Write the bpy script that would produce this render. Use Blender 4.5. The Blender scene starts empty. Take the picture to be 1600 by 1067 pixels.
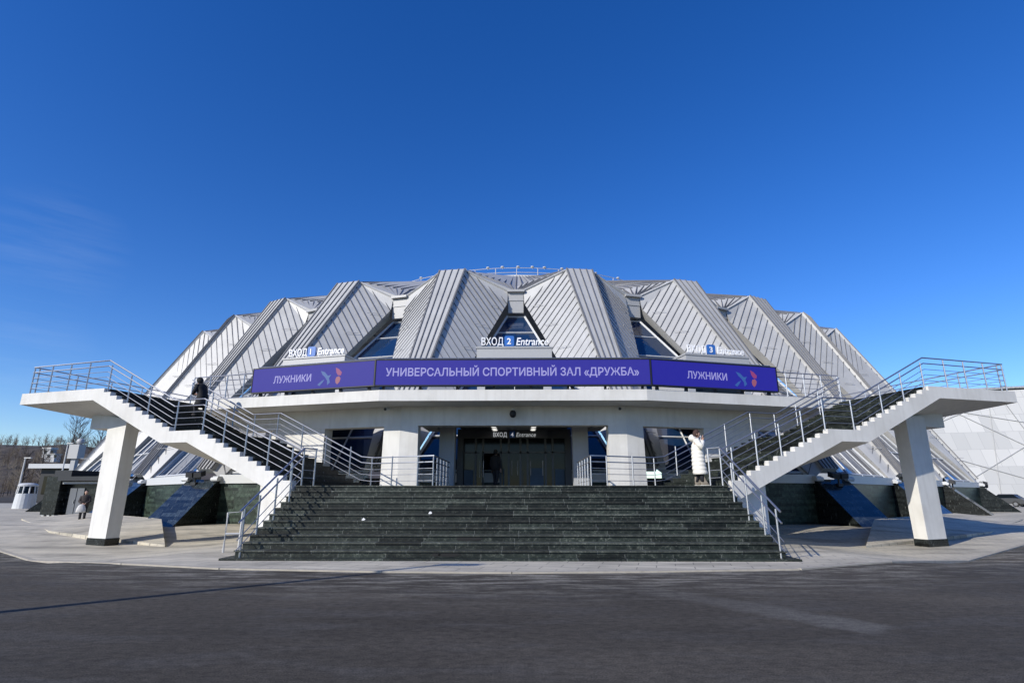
import bpy, bmesh, math, random
from mathutils import Vector, Matrix
R = math.radians
rnd = random.Random(11)
scene = bpy.context.scene
COL = scene.collection

# ------------------------------------------------------------------ camera, sky, sun
cam = bpy.data.cameras.new('camera')
camo = bpy.data.objects.new('camera', cam); COL.objects.link(camo)
camo.location = (0.29, 0, 1.55)
camo.rotation_euler = (R(90 + 15.3), 0, R(0.83))
cam.sensor_width = 36; cam.lens = 870 / 1600 * 36
cam.clip_start = 0.1; cam.clip_end = 6000
scene.camera = camo
SUN_AZ, SUN_EL = R(46.5), R(28.5)          # azimuth: shadows run this far right of straight ahead
sund = Vector((-math.sin(SUN_AZ) * math.cos(SUN_EL), -math.cos(SUN_AZ) * math.cos(SUN_EL), math.sin(SUN_EL)))
sl = bpy.data.lights.new('sun', 'SUN'); sl.energy = 4.4; sl.angle = R(0.5); sl.color = (1, .945, .85)
so = bpy.data.objects.new('sun', sl); COL.objects.link(so)
so.rotation_euler = sund.to_track_quat('Z', 'Y').to_euler(); so.location = (-60, -40, 60)
world = bpy.data.worlds.new('World'); scene.world = world; world.use_nodes = True
wn = world.node_tree.nodes; wl = world.node_tree.links
for n in list(wn): wn.remove(n)
sky = wn.new('ShaderNodeTexSky'); sky.sky_type = 'NISHITA'; sky.sun_disc = False
sky.sun_elevation = SUN_EL; sky.sun_rotation = math.atan2(sund.x, sund.y)
sky.altitude = 200; sky.air_density = 1.0; sky.dust_density = 0.25; sky.ozone_density = 4.5
hsv = wn.new('ShaderNodeHueSaturation'); hsv.inputs['Saturation'].default_value = 1.28; hsv.inputs['Value'].default_value = 1.0
hsv.inputs['Hue'].default_value = 0.516
# thin wisps of cirrus low in the sky
tc = wn.new('ShaderNodeTexCoord'); mp = wn.new('ShaderNodeMapping'); mp.inputs['Scale'].default_value = (2.2, 2.2, 11)
mp.inputs['Rotation'].default_value = (R(6), R(-10), 0)
nz = wn.new('ShaderNodeTexNoise'); nz.inputs['Scale'].default_value = 2.1; nz.inputs['Detail'].default_value = 7; nz.inputs['Roughness'].default_value = .55
cr = wn.new('ShaderNodeValToRGB'); cr.color_ramp.elements[0].position = .74; cr.color_ramp.elements[0].color = (0, 0, 0, 1)
cr.color_ramp.elements[1].position = .9; cr.color_ramp.elements[1].color = (.10, .10, .10, 1)
wsum = None
for wdv, lo in (((-.6398, .696, .3258), .9955), ((-.6802, .7113, .1774), .9950)):
    vm = wn.new('ShaderNodeVectorMath'); vm.operation = 'DOT_PRODUCT'; vm.inputs[1].default_value = Vector(wdv).normalized()
    wl.new(tc.outputs['Generated'], vm.inputs[0])
    mr = wn.new('ShaderNodeMapRange'); mr.inputs['From Min'].default_value = lo; mr.inputs['From Max'].default_value = .9996; mr.clamp = True
    wl.new(vm.outputs['Value'], mr.inputs['Value'])
    if wsum is None: wsum = mr.outputs[0]
    else:
        ad = wn.new('ShaderNodeMath'); ad.operation = 'ADD'; wl.new(wsum, ad.inputs[0]); wl.new(mr.outputs[0], ad.inputs[1]); wsum = ad.outputs[0]
nz2 = wn.new('ShaderNodeTexNoise'); nz2.inputs['Scale'].default_value = 5.5; nz2.inputs['Detail'].default_value = 6; nz2.inputs['Roughness'].default_value = .6
mp2 = wn.new('ShaderNodeMapping'); mp2.inputs['Scale'].default_value = (1, 1, 9); mp2.inputs['Rotation'].default_value = (R(8), R(-8), 0)
wl.new(tc.outputs['Generated'], mp2.inputs['Vector']); wl.new(mp2.outputs[0], nz2.inputs['Vector'])
cr2 = wn.new('ShaderNodeValToRGB'); cr2.color_ramp.elements[0].position = .42; cr2.color_ramp.elements[0].color = (0, 0, 0, 1); cr2.color_ramp.elements[1].position = .75; cr2.color_ramp.elements[1].color = (.065, .065, .065, 1)
wl.new(nz2.outputs['Fac'], cr2.inputs[0])
wm = wn.new('ShaderNodeMath'); wm.operation = 'MULTIPLY'; wl.new(cr2.outputs[0], wm.inputs[0]); wl.new(wsum, wm.inputs[1])
mx = wn.new('ShaderNodeMixRGB'); mx.inputs['Color2'].default_value = (4.2, 4.9, 5.8, 1)
bg = wn.new('ShaderNodeBackground'); bg.inputs['Strength'].default_value = 0.15
wo = wn.new('ShaderNodeOutputWorld')
wl.new(tc.outputs['Generated'], mp.inputs['Vector']); wl.new(mp.outputs[0], nz.inputs['Vector']); wl.new(nz.outputs['Fac'], cr.inputs[0])
wl.new(sky.outputs[0], hsv.inputs['Color']); wl.new(hsv.outputs[0], mx.inputs['Color1']); wl.new(wm.outputs[0], mx.inputs['Fac'])
wl.new(mx.outputs[0], bg.inputs['Color']); wl.new(bg.outputs[0], wo.inputs['Surface'])
scene.view_settings.view_transform = 'Standard'; scene.view_settings.look = 'None'
scene.view_settings.exposure = 0.18; scene.view_settings.gamma = 1.0

# ------------------------------------------------------------------ materials
class NT:
    def __init__(s, name):
        s.m = bpy.data.materials.new(name); s.m.use_nodes = True
        s.n = s.m.node_tree.nodes; s.l = s.m.node_tree.links
        s.b = s.n['Principled BSDF']
    def node(s, t, **kw):
        n = s.n.new(t)
        for k, v in kw.items():
            if k in n.inputs: n.inputs[k].default_value = v
            else: setattr(n, k, v)
        return n
    def link(s, a, b): s.l.new(a, b)
    def co(s, scale=(1, 1, 1), rot=(0, 0, 0)):
        t = s.node('ShaderNodeTexCoord'); m = s.node('ShaderNodeMapping')
        m.inputs['Scale'].default_value = scale; m.inputs['Rotation'].default_value = rot
        s.link(t.outputs['Object'], m.inputs['Vector']); return m.outputs[0]
    def noise(s, co, scale, detail=4, rough=.55):
        n = s.node('ShaderNodeTexNoise'); n.inputs['Scale'].default_value = scale
        n.inputs['Detail'].default_value = detail; n.inputs['Roughness'].default_value = rough
        s.link(co, n.inputs['Vector']); return n.outputs['Fac']
    def ramp(s, fac, stops):
        r = s.node('ShaderNodeValToRGB'); e = r.color_ramp.elements
        while len(e) < len(stops): e.new(.5)
        for el, (p, c) in zip(e, stops):
            el.position = p; el.color = c if len(c) == 4 else (*c, 1)
        s.link(fac, r.inputs[0]); return r.outputs[0]
    def mix(s, fac, a, b, mode='MIX'):
        m = s.node('ShaderNodeMixRGB'); m.blend_type = mode
        for sock, v in (('Fac', fac), ('Color1', a), ('Color2', b)):
            if hasattr(v, 'links') or hasattr(v, 'is_linked'): s.link(v, m.inputs[sock])
            elif isinstance(v, (int, float)): m.inputs[sock].default_value = v
            else: m.inputs[sock].default_value = (*v, 1) if len(v) == 3 else v
        return m.outputs[0]
    def math(s, op, a, b=None):
        m = s.node('ShaderNodeMath'); m.operation = op
        for i, v in enumerate((a, b)):
            if v is None: continue
            if isinstance(v, (int, float)): m.inputs[i].default_value = v
            else: s.link(v, m.inputs[i])
        return m.outputs[0]
    def bump(s, h, strength=.3, dist=.02):
        b = s.node('ShaderNodeBump'); b.inputs['Strength'].default_value = strength; b.inputs['Distance'].default_value = dist
        s.link(h, b.inputs['Height']); s.link(b.outputs[0], s.b.inputs['Normal'])
    def base(s, c):
        if hasattr(c, 'links') or hasattr(c, 'is_linked'): s.link(c, s.b.inputs['Base Color'])
        else: s.b.inputs['Base Color'].default_value = (*c, 1)
    def set(s, **kw):
        for k, v in kw.items(): s.b.inputs[k.replace('_', ' ')].default_value = v

def simple(name, c, rough=.5, metal=0., var=.12, scale=3.0):
    t = NT(name); co = t.co()
    n = t.noise(co, scale, 5)
    t.base(t.mix(n, tuple(x * (1 - var) for x in c), tuple(min(1, x * (1 + var)) for x in c)))
    t.set(Roughness=rough, Metallic=metal)
    return t.m

def mat_granite(name, dark, mid, vein, rough=.3, tile=1.15):
    t = NT(name); co = t.co()
    n1 = t.noise(co, 5.5, 8, .68); n2 = t.noise(co, 22, 6, .7)
    w = t.node('ShaderNodeTexVoronoi'); w.feature = 'DISTANCE_TO_EDGE'; w.inputs['Scale'].default_value = 7
    dn = t.node('ShaderNodeMixRGB'); dn.inputs['Fac'].default_value = .35
    nn = t.node('ShaderNodeTexNoise'); nn.inputs['Scale'].default_value = 4; nn.inputs['Detail'].default_value = 4
    t.link(co, nn.inputs['Vector']); t.link(co, dn.inputs['Color1']); t.link(nn.outputs['Color'], dn.inputs['Color2'])
    t.link(dn.outputs[0], w.inputs['Vector'])
    veins = t.ramp(w.outputs['Distance'], [(0, (1, 1, 1)), (.045, (0, 0, 0))])
    veins = t.mix(1.0, veins, t.ramp(n1, [(.45, (0, 0, 0)), (.62, (1, 1, 1))]), 'MULTIPLY')
    c = t.ramp(n1, [(.3, dark), (.55, mid), (.75, tuple(x * 1.7 for x in mid))])
    c = t.mix(t.ramp(n2, [(.58, (0, 0, 0)), (.78, (.6, .6, .6))]), c, vein)
    c = t.mix(t.math('MULTIPLY', veins, .55), c, vein)
    # each slab has a tone of its own, with pale joints
    sep = t.node('ShaderNodeSeparateXYZ'); t.link(co, sep.inputs[0])
    row = t.math('FLOOR', t.math('MULTIPLY', sep.outputs[2], 6.41))
    wn_ = t.node('ShaderNodeTexWhiteNoise'); wn_.noise_dimensions = '1D'; t.link(row, wn_.inputs['W'])
    q = t.math('ADD', t.math('DIVIDE', sep.outputs[0], tile), wn_.outputs['Value'])
    cell = t.node('ShaderNodeCombineXYZ'); t.link(t.math('FLOOR', q), cell.inputs[0]); t.link(row, cell.inputs[1])
    wt = t.node('ShaderNodeTexWhiteNoise'); wt.noise_dimensions = '2D'; t.link(cell.outputs[0], wt.inputs['Vector'])
    tone = t.ramp(wt.outputs['Value'], [(0, (.42, .42, .42)), (1, (1.65, 1.65, 1.65))])
    c = t.mix(1.0, c, tone, 'MULTIPLY')
    joint = t.math('LESS_THAN', t.math('FRACT', q), .011)
    c = t.mix(t.math('MULTIPLY', joint, .7), c, (.16, .17, .16))
    sv = t.node('ShaderNodeTexVoronoi'); sv.inputs['Scale'].default_value = 11; t.link(co, sv.inputs['Vector'])
    fl_ = t.math('MULTIPLY', t.math('LESS_THAN', sv.outputs['Distance'], .16), t.math('GREATER_THAN', t.noise(co, 3.1, 3), .56))
    c = t.mix(t.math('MULTIPLY', fl_, .4), c, vein)
    t.base(c); t.set(Roughness=rough, IOR=1.38)
    t.link(t.ramp(n2, [(.3, (rough * .7,) * 3), (.7, (rough * 1.6,) * 3)]), t.b.inputs['Roughness'])
    return t.m

M = {}
M['granite'] = mat_granite('green_granite', (.004, .006, .005), (.016, .021, .017), (.15, .16, .135), .42)
M['granite_tread'] = mat_granite('sunlit_worn_granite_tread', (.018, .021, .018), (.046, .052, .044), (.20, .205, .175), .55)  # grazing sun on tread tops painted into this paler colour, along with wear
M['granite_wall'] = mat_granite('green_granite_cladding', (.008, .014, .010), (.03, .045, .034), (.10, .13, .10), .35, .9)
M['granite_top'] = mat_granite('polished_dark_granite', (.008, .011, .014), (.024, .032, .038), (.07, .09, .10), .12, 1.0)
M['granite_top'].node_tree.nodes['Principled BSDF'].inputs['IOR'].default_value = 1.8
M['granite_black'] = mat_granite('black_granite', (.004, .005, .005), (.010, .012, .012), (.03, .035, .035), .25, 1.0)

def mat_concrete():
    t = NT('white_painted_concrete'); co = t.co()
    st = t.noise(t.co((6, 6, .55)), 1.0, 6, .6); n = t.noise(co, 9, 5); n2 = t.noise(co, .9, 5, .6)
    c = t.ramp(st, [(.22, (.55, .54, .505)), (.5, (.635, .625, .592)), (.8, (.655, .645, .612))])
    c = t.mix(t.ramp(n2, [(.42, (0, 0, 0)), (.72, (.6, .6, .6))]), c, (.48, .465, .425))
    t.base(c); t.set(Roughness=.72); t.bump(n, .18, .01)
    return t.m
M['white'] = mat_concrete()

def mat_roof():
    t = NT('zinc_grey_roof_metal'); co = t.co()
    n = t.noise(co, .55, 5, .6); n2 = t.noise(t.co((5, 5, 1)), 1.2, 4)
    c = t.ramp(n, [(.3, (.385, .385, .378)), (.7, (.485, .485, .475))])
    c = t.mix(t.ramp(n2, [(.4, (0, 0, 0)), (.8, (.5, .5, .5))]), c, (.385, .385, .375))
    t.base(c); t.set(Roughness=.55, Metallic=.15)
    t.bump(t.noise(co, 1.6, 3), .12, .03)
    return t.m
M['roof'] = mat_roof()
M['seam'] = simple('shade_dark_seam_metal', (.15, .15, .153), .6, .1, .15)  # dark tone paints in the shadow lines beside the thin standing seams
M['flash'] = simple('pale_roof_flashing', (.50, .50, .49), .5, .1, .06)
M['flash_dark'] = simple('dark_roof_flashing', (.07, .075, .085), .5, .2, .1)
M['steel'] = simple('brushed_stainless_steel', (.40, .41, .43), .38, .85, .06)
M['frame'] = simple('white_window_frame', (.52, .53, .53), .45, .0, .05)
M['frame_dark'] = simple('dark_door_frame', (.062, .066, .07), .45, .1, .1)
M['dark'] = simple('black_metal', (.018, .019, .022), .5, .2, .2)
M['gray'] = simple('grey_metal_cladding', (.37, .372, .37), .55, .1, .08, 8)
M['plaster_gray'] = simple('grey_painted_wall', (.36, .37, .38), .7, 0, .08)
M['wood'] = simple('bark', (.05, .042, .036), .9, 0, .3, 12)
M['paper'] = simple('white_paper', (.75, .75, .73), .8)
M['rubber'] = simple('black_rubber', (.02, .02, .02), .8)
M['carpaint'] = simple('white_car_paint', (.78, .78, .78), .25, 0, .03)
M['carpaint2'] = simple('grey_car_paint', (.10, .105, .11), .25, .3, .05)
M['lampglass'] = simple('lamp_glass', (.75, .77, .78), .2, 0, .02)

def mat_glass(name, c, rough=.06, ior=1.9):
    t = NT(name); co = t.co()
    n = t.noise(co, .35, 3)
    t.base(t.mix(n, tuple(x * .6 for x in c), tuple(x * 1.5 for x in c)))
    t.set(Roughness=rough, IOR=ior)
    t.bump(t.noise(co, .5, 2), .06, .05)
    return t.m
M['glass'] = mat_glass('blue_tinted_glazing', (.008, .026, .07), .05, 1.85)
M['glass_door'] = mat_glass('dark_door_glass', (.006, .009, .012), .08, 1.28)

def mat_screen(name, emit, base, rough=.66, ior=1.55):
    t = NT(name); co = t.co()
    n = t.noise(co, 30, 3)
    t.base(t.mix(n, tuple(x * .9 for x in base), tuple(x * 1.1 for x in base)))
    t.b.inputs['Emission Color'].default_value = (*emit, 1); t.b.inputs['Emission Strength'].default_value = 1
    t.set(Roughness=rough, IOR=ior); t.b.inputs['Specular IOR Level'].default_value = .55
    return t.m
M['led'] = mat_screen('led_screen_blue', (.003, .001, .26), (.015, .014, .02), .72, 1.45)
M['led_text'] = mat_screen('led_lettering', (.22, .21, .50), (.08, .08, .10))
M['led_blue'] = mat_screen('led_emblem_blue', (.004, .06, .26), (.03, .04, .06))
M['led_red'] = mat_screen('led_emblem_red', (.19, .015, .11), (.06, .03, .04))
M['led_orange'] = mat_screen('led_emblem_orange', (.21, .045, .09), (.06, .04, .04))
M['sign_white'] = simple('white_sign_letters', (.82, .82, .82), .4, 0, .02)
M['sign_blue'] = simple('blue_number_plate', (.03, .13, .42), .4, 0, .05)
def mat_emit(name, c, s):
    t = NT(name); t.base((.8, .8, .8)); t.b.inputs['Emission Color'].default_value = (*c, 1); t.b.inputs['Emission Strength'].default_value = s
    return t.m
M['lamp_on'] = mat_emit('lit_downlight', (1, .97, .9), 1.6)
M['sign_glow'] = mat_emit('backlit_sign_letters', (.9, .95, 1), .25)

def mat_asphalt():
    t = NT('worn_asphalt'); co = t.co()
    big = t.noise(t.co((.10, .30, 1), (0, 0, R(8))), 1.0, 6, .6); mid = t.noise(t.co((.5, 1.5, 1)), 1.1, 6, .65)
    fine = t.noise(co, 60, 4, .7); grit = t.noise(co, 190, 2, .8)
    c = t.ramp(big, [(.34, (.070, .063, .052)), (.52, (.102, .092, .077)), (.66, (.145, .130, .108))])
    c = t.mix(t.ramp(mid, [(.50, (0, 0, 0)), (.68, (.65, .65, .65))]), c, (.125, .120, .112))
    # pale dust and worn binder along the kerb, and a lighter resurfaced strip running off to the right
    sp = t.node('ShaderNodeSeparateXYZ'); t.link(co, sp.inputs[0]); X, Y = sp.outputs[0], sp.outputs[1]
    k = t.math('SUBTRACT', Y, t.math('MULTIPLY', t.math('MULTIPLY', X, X), .028))
    band = t.ramp(t.math('DIVIDE', k, 14.0), [(.60, (0, 0, 0)), (.82, (1, 1, 1))])
    dn = t.ramp(t.noise(t.co((.55, 2.6, 1)), 1.5, 8, .68), [(.47, (0, 0, 0)), (.60, (1, 1, 1))])
    c = t.mix(t.math('MULTIPLY', t.math('MULTIPLY', band, dn), .9), c, (.36, .34, .29))
    wob = t.math('MULTIPLY', t.math('SUBTRACT', t.noise(co, 1.3, 6, .65), .5), .7)
    pp = t.math('ADD', t.math('ADD', t.math('MULTIPLY', X, .793), t.math('MULTIPLY', Y, .61)), t.math('ADD', wob, -8.09))
    al = t.math('ADD', t.math('ADD', t.math('MULTIPLY', X, .61), t.math('MULTIPLY', Y, -.793)), t.math('ADD', t.math('MULTIPLY', wob, .5), 5.26))
    m1 = t.ramp(t.math('ABSOLUTE', pp), [(.22, (1, 1, 1)), (.42, (0, 0, 0))])
    m2 = t.ramp(t.math('ADD', t.math('MULTIPLY', al, .2), .5), [(.05, (0, 0, 0)), (.85, (1, 1, 1)), (.94, (1, 1, 1)), (.97, (0, 0, 0))])
    c = t.mix(t.math('MULTIPLY', t.math('MULTIPLY', m1, m2), 1.0), c, (.165, .158, .142))
    c = t.mix(t.ramp(fine, [(.36, (.75, .75, .75)), (.62, (0, 0, 0))]), c, (.020, .019, .019))
    c = t.mix(t.ramp(grit, [(.60, (0, 0, 0)), (.74, (.8, .8, .8))]), c, (.19, .185, .175))
    t.base(c)
    t.link(t.ramp(big, [(.35, (.62, .62, .62)), (.7, (.85, .85, .85))]), t.b.inputs['Roughness'])
    bl = t.noise(t.co((1, 1.6, 1)), 7, 5, .7)
    c = t.mix(1.0, c, t.ramp(bl, [(.35, (.74, .74, .75)), (.5, (1, 1, 1)), (.66, (1.25, 1.24, 1.22))]), 'MULTIPLY')
    t.base(c)
    t.set(IOR=1.3); t.b.inputs['Specular IOR Level'].default_value = .06
    t.bump(t.mix(.5, fine, grit), .5, .012)
    return t.m
M['asphalt'] = mat_asphalt()
def mat_dust():
    t = NT('dusty_asphalt_patch'); co = t.co()
    n = t.noise(t.co((.6, 1.6, 1)), 2.2, 7, .65)
    t.base(t.ramp(n, [(.35, (.060, .059, .057)), (.55, (.10, .098, .092)), (.75, (.15, .145, .135))]))
    t.set(Roughness=.85); t.bump(t.noise(co, 90, 4), .4, .01)
    return t.m
M['dust'] = mat_dust()
def mat_patch():
    t = NT('resurfaced_asphalt_strip'); co = t.co()
    n = t.noise(co, 1.4, 6, .65); f = t.noise(co, 120, 3)
    c = t.ramp(n, [(.35, (.058, .058, .060)), (.7, (.088, .087, .087))])
    t.base(t.mix(t.math('MULTIPLY', f, .4), c, (.03, .03, .03))); t.set(Roughness=.8); t.bump(f, .4, .01)
    return t.m
M['patch'] = mat_patch()
def mat_paving():
    t = NT('grey_stone_paving'); co = t.co((1, 1, 1), (0, 0, R(14)))
    b = t.node('ShaderNodeTexBrick'); b.inputs['Scale'].default_value = 1.0
    b.inputs['Brick Width'].default_value = .8; b.inputs['Row Height'].default_value = .4; b.inputs['Mortar Size'].default_value = .012
    b.inputs['Color1'].default_value = (.47, .425, .335, 1); b.inputs['Color2'].default_value = (.57, .52, .415, 1); b.inputs['Mortar'].default_value = (.22, .20, .165, 1)
    t.link(co, b.inputs['Vector'])
    n = t.noise(t.co((.35, .8, 1)), 1.0, 7, .62); f = t.noise(co, 26, 4)
    c = t.mix(1.0, b.outputs['Color'], t.ramp(n, [(.34, (.50, .50, .49)), (.48, (.92, .92, .91)), (.66, (1.16, 1.15, 1.12))]), 'MULTIPLY')
    c = t.mix(t.math('MULTIPLY', f, .3), c, (.26, .255, .24))
    t.base(c); t.set(Roughness=.8); t.bump(b.outputs['Fac'], -.3, .01)
    return t.m
M['paving'] = mat_paving()
M['kerb'] = simple('pale_granite_kerb', (.36, .33, .275), .85, 0, .35, 5)
def mat_hill():
    t = NT('leafless_hillside_soil'); co = t.co()
    n = t.noise(t.co((1, .35, 1)), .11, 9, .78); n2 = t.noise(t.co((1, .2, .6)), .9, 6, .75)
    c = t.ramp(n, [(.36, (.022, .018, .015)), (.5, (.070, .055, .042)), (.64, (.14, .11, .082))])
    t.base(t.mix(t.math('MULTIPLY', n2, .6), c, (.03, .026, .022))); t.set(Roughness=1)
    return t.m
M['hill'] = mat_hill()
M['twigs'] = simple('bare_branches', (.065, .05, .038), .95, 0, .5, .12)
def mat_hall():
    t = NT('white_facade_panels'); co = t.co()
    b = t.node('ShaderNodeTexBrick'); b.inputs['Scale'].default_value = 1.0; b.offset = .37
    b.inputs['Brick Width'].default_value = 2.1; b.inputs['Row Height'].default_value = 3.3; b.inputs['Mortar Size'].default_value = .035
    b.inputs['Color1'].default_value = (.43, .435, .43, 1); b.inputs['Color2'].default_value = (.58, .58, .565, 1); b.inputs['Mortar'].default_value = (.34, .345, .345, 1)
    sw = t.node('ShaderNodeSeparateXYZ'); cm = t.node('ShaderNodeCombineXYZ'); t.link(co, sw.inputs[0])
    t.link(t.math('ADD', sw.outputs[0], t.math('MULTIPLY', sw.outputs[2], .16)), cm.inputs[0]); t.link(sw.outputs[2], cm.inputs[1])
    t.link(cm.outputs[0], b.inputs['Vector'])
    c = t.mix(t.math('MULTIPLY', t.noise(co, .25, 4), .4), b.outputs['Color'], (.47, .475, .47))
    t.base(c); t.set(Roughness=.6)
    return t.m
M['hall'] = mat_hall()
M['hall_line'] = simple('grey_facade_strips', (.30, .31, .32), .6)

# ------------------------------------------------------------------ mesh helpers
class MB:
    def __init__(s): s.v = []; s.f = []; s.m = []
    def add(s, vs, fs, mi=0):
        o = len(s.v); s.v += [Vector(p) for p in vs]
        s.f += [tuple(o + i for i in f) for f in fs]; s.m += [mi] * len(fs)
    def hexa(s, p, mi=0):   # p: 4 bottom + 4 top
        s.add(p, [(0, 3, 2, 1), (4, 5, 6, 7), (0, 1, 5, 4), (1, 2, 6, 5), (2, 3, 7, 6), (3, 0, 4, 7)], mi)
    def box(s, x0, x1, y0, y1, z0, z1, mi=0, fr=None):
        p = [(x0, y0, z0), (x1, y0, z0), (x1, y1, z0), (x0, y1, z0), (x0, y0, z1), (x1, y0, z1), (x1, y1, z1), (x0, y1, z1)]
        if fr: p = [fr(*q) for q in p]
        s.hexa(p, mi)
    def poly(s, pts, mi=0): s.add(pts, [tuple(range(len(pts)))], mi)
    def prism(s, pts, fa, fb, mi=0):      # pts 2d; fa, fb map a 2d point to the two end caps
        n = len(pts)
        vs = [fa(*p) for p in pts] + [fb(*p) for p in pts]
        fs = [tuple(range(n)), tuple(range(2 * n - 1, n - 1, -1))] + [(i, (i + 1) % n, n + (i + 1) % n, n + i) for i in range(n)]
        s.add(vs, fs, mi)
    def tube(s, pts, r, n=6, mi=0, r2=None):
        pts = [Vector(p) for p in pts]; rings = []
        for i, p in enumerate(pts):
            d = (pts[min(i + 1, len(pts) - 1)] - pts[max(i - 1, 0)]).normalized()
            up = Vector((0, 0, 1)) if abs(d.z) < .95 else Vector((1, 0, 0))
            a = d.cross(up).normalized(); b = a.cross(d)
            rr = r if r2 is None else r + (r2 - r) * i / max(1, len(pts) - 1)
            rings.append([p + (a * math.cos(t) + b * math.sin(t)) * rr for t in (2 * math.pi * k / n for k in range(n))])
        vs = [q for g in rings for q in g]; fs = []
        for i in range(len(pts) - 1):
            for k in range(n): fs.append((i * n + k, i * n + (k + 1) % n, (i + 1) * n + (k + 1) % n, (i + 1) * n + k))
        fs.append(tuple(range(n))[::-1]); fs.append(tuple((len(pts) - 1) * n + k for k in range(n)))
        s.add(vs, fs, mi)
    def loft(s, rings, mi=0, cap=True):
        n = len(rings[0]); vs = [q for g in rings for q in g]; fs = []
        for i in range(len(rings) - 1):
            for k in range(n): fs.append((i * n + k, i * n + (k + 1) % n, (i + 1) * n + (k + 1) % n, (i + 1) * n + k))
        if cap: fs.append(tuple(range(n))[::-1]); fs.append(tuple((len(rings) - 1) * n + k for k in range(n)))
        s.add(vs, fs, mi)
    def ball(s, c, r, nu=12, nv=8, mi=0, fn=None):
        rings = []; c = Vector(c); r = Vector(r) if not isinstance(r, (int, float)) else Vector((r, r, r))
        for j in range(1, nv):
            th = math.pi * j / nv; g = []
            for k in range(nu):
                ph = 2 * math.pi * k / nu
                p = Vector((r.x * math.sin(th) * math.cos(ph), r.y * math.sin(th) * math.sin(ph), -r.z * math.cos(th)))
                g.append(c + (fn(p) if fn else p))
            rings.append(g)
        s.loft(rings, mi)
    def build(s, name, mats, parent=None, smooth=False, bevel=0):
        base = Vector(parent_world(parent)) if parent else Vector((0, 0, 0))
        me = bpy.data.meshes.new(name)
        me.from_pydata([tuple(p - base) for p in s.v], [], s.f)
        if not isinstance(mats, (list, tuple)): mats = [mats]
        for m in mats: me.materials.append(m)
        me.polygons.foreach_set('material_index', s.m)
        bm = bmesh.new(); bm.from_mesh(me); bmesh.ops.recalc_face_normals(bm, faces=bm.faces)
        if bevel: bmesh.ops.bevel(bm, geom=[e for e in bm.edges], offset=bevel, segments=1, affect='EDGES', clamp_overlap=True)
        bm.to_mesh(me); bm.free()
        if smooth: me.polygons.foreach_set('use_smooth', [True] * len(me.polygons))
        me.update()
        o = bpy.data.objects.new(name, me); COL.objects.link(o)
        if parent: o.parent = parent
        return o
WORLD = {}
def parent_world(p):
    v = Vector((0, 0, 0))
    while p is not None: v = v + p.location; p = p.parent
    return v
def tag(o, label, cat, group=None):
    o['label'] = label; o['category'] = cat
    if group: o['group'] = group
    return o
def thing(name, label, cat, loc, group=None):
    o = bpy.data.objects.new(name, None); COL.objects.link(o); o.location = loc; o.empty_display_size = .2
    return tag(o, label, cat, group)
def kind(o, k): o['kind'] = k; return o
def text_mesh(body, bold=0.0, shear=0.0):
    cu = bpy.data.curves.new('text', 'FONT'); cu.body = body; cu.size = 1; cu.offset = bold; cu.shear = shear
    cu.align_x = 'LEFT'; cu.resolution_u = 3; cu.extrude = .03
    to = bpy.data.objects.new('text', cu); COL.objects.link(to)
    bpy.context.view_layer.update()
    me = bpy.data.meshes.new_from_object(to.evaluated_get(bpy.context.evaluated_depsgraph_get()))
    vs = [v.co.copy() for v in me.vertices]; fs = [tuple(p.vertices) for p in me.polygons]
    bpy.data.objects.remove(to); bpy.data.meshes.remove(me); bpy.data.curves.remove(cu)
    return vs, fs
def put_text(mb, body, origin, ex, ez, width, height, depth=.02, bold=.012, shear=0, mi=0):
    """letters fitted to width and cap height; ex along the line, ez up, outward = ex x ez"""
    vs, fs = text_mesh(body, bold, shear)
    x0 = min(v.x for v in vs); x1 = max(v.x for v in vs)
    cv, _ = text_mesh('Н', bold); ch = max(v.y for v in cv)
    if width is None: width = (x1 - x0) / ch * height
    ex = Vector(ex).normalized(); ez = Vector(ez).normalized(); out = ex.cross(ez); o = Vector(origin)
    z0 = min(v.z for v in vs); z1 = max(v.z for v in vs)
    mb.add([o + ex * ((v.x - x0) / (x1 - x0) * width) + ez * (v.y / ch * height) + out * ((v.z - z0) / (z1 - z0) * depth) for v in vs], fs, mi)

def sstep(x, a, b):
    t = max(0, min(1, (x - a) / (b - a))); return t * t * (3 - 2 * t)
def gz(x, y):      # the forecourt falls away a little on both sides of the stairs
    return -.3 * sstep(abs(x), 8, 12.2) * (1 - sstep(y, 23.5, 29)) * sstep(y, 12.5, 17)

# ------------------------------------------------------------------ ground
def sheet(name, outline, mat, dz, step=1.5, kindname='structure'):
    bm = bmesh.new()
    vs = [bm.verts.new((x, y, 0)) for x, y in outline]; bm.faces.new(vs)
    xs = [p[0] for p in outline]; ys = [p[1] for p in outline]
    def cuts(a, b, ax):
        c = a
        while c < b:
            if -24 < c < 36:
                pl = Vector((c, 0, 0)) if ax == 0 else Vector((0, c, 0)); no = Vector((1, 0, 0)) if ax == 0 else Vector((0, 1, 0))
                bmesh.ops.bisect_plane(bm, geom=bm.verts[:] + bm.edges[:] + bm.faces[:], plane_co=pl, plane_no=no)
            c += step
    cuts(max(min(xs), -24), min(max(xs), 24), 0); cuts(max(min(ys), 11), min(max(ys), 31), 1)
    for v in bm.verts: v.co.z = gz(v.co.x, v.co.y) + dz
    bmesh.ops.recalc_face_normals(bm, faces=bm.faces)
    me = bpy.data.meshes.new(name); bm.to_mesh(me); bm.free(); me.materials.append(mat)
    if me.polygons and me.polygons[0].normal.z < 0: me.flip_normals()
    o = bpy.data.objects.new(name, me); COL.objects.link(o); kind(o, kindname); return o
sheet('ground', [(-3000, -400), (3000, -400), (3000, 4000), (-3000, 4000)], M['asphalt'], 0)
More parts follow.
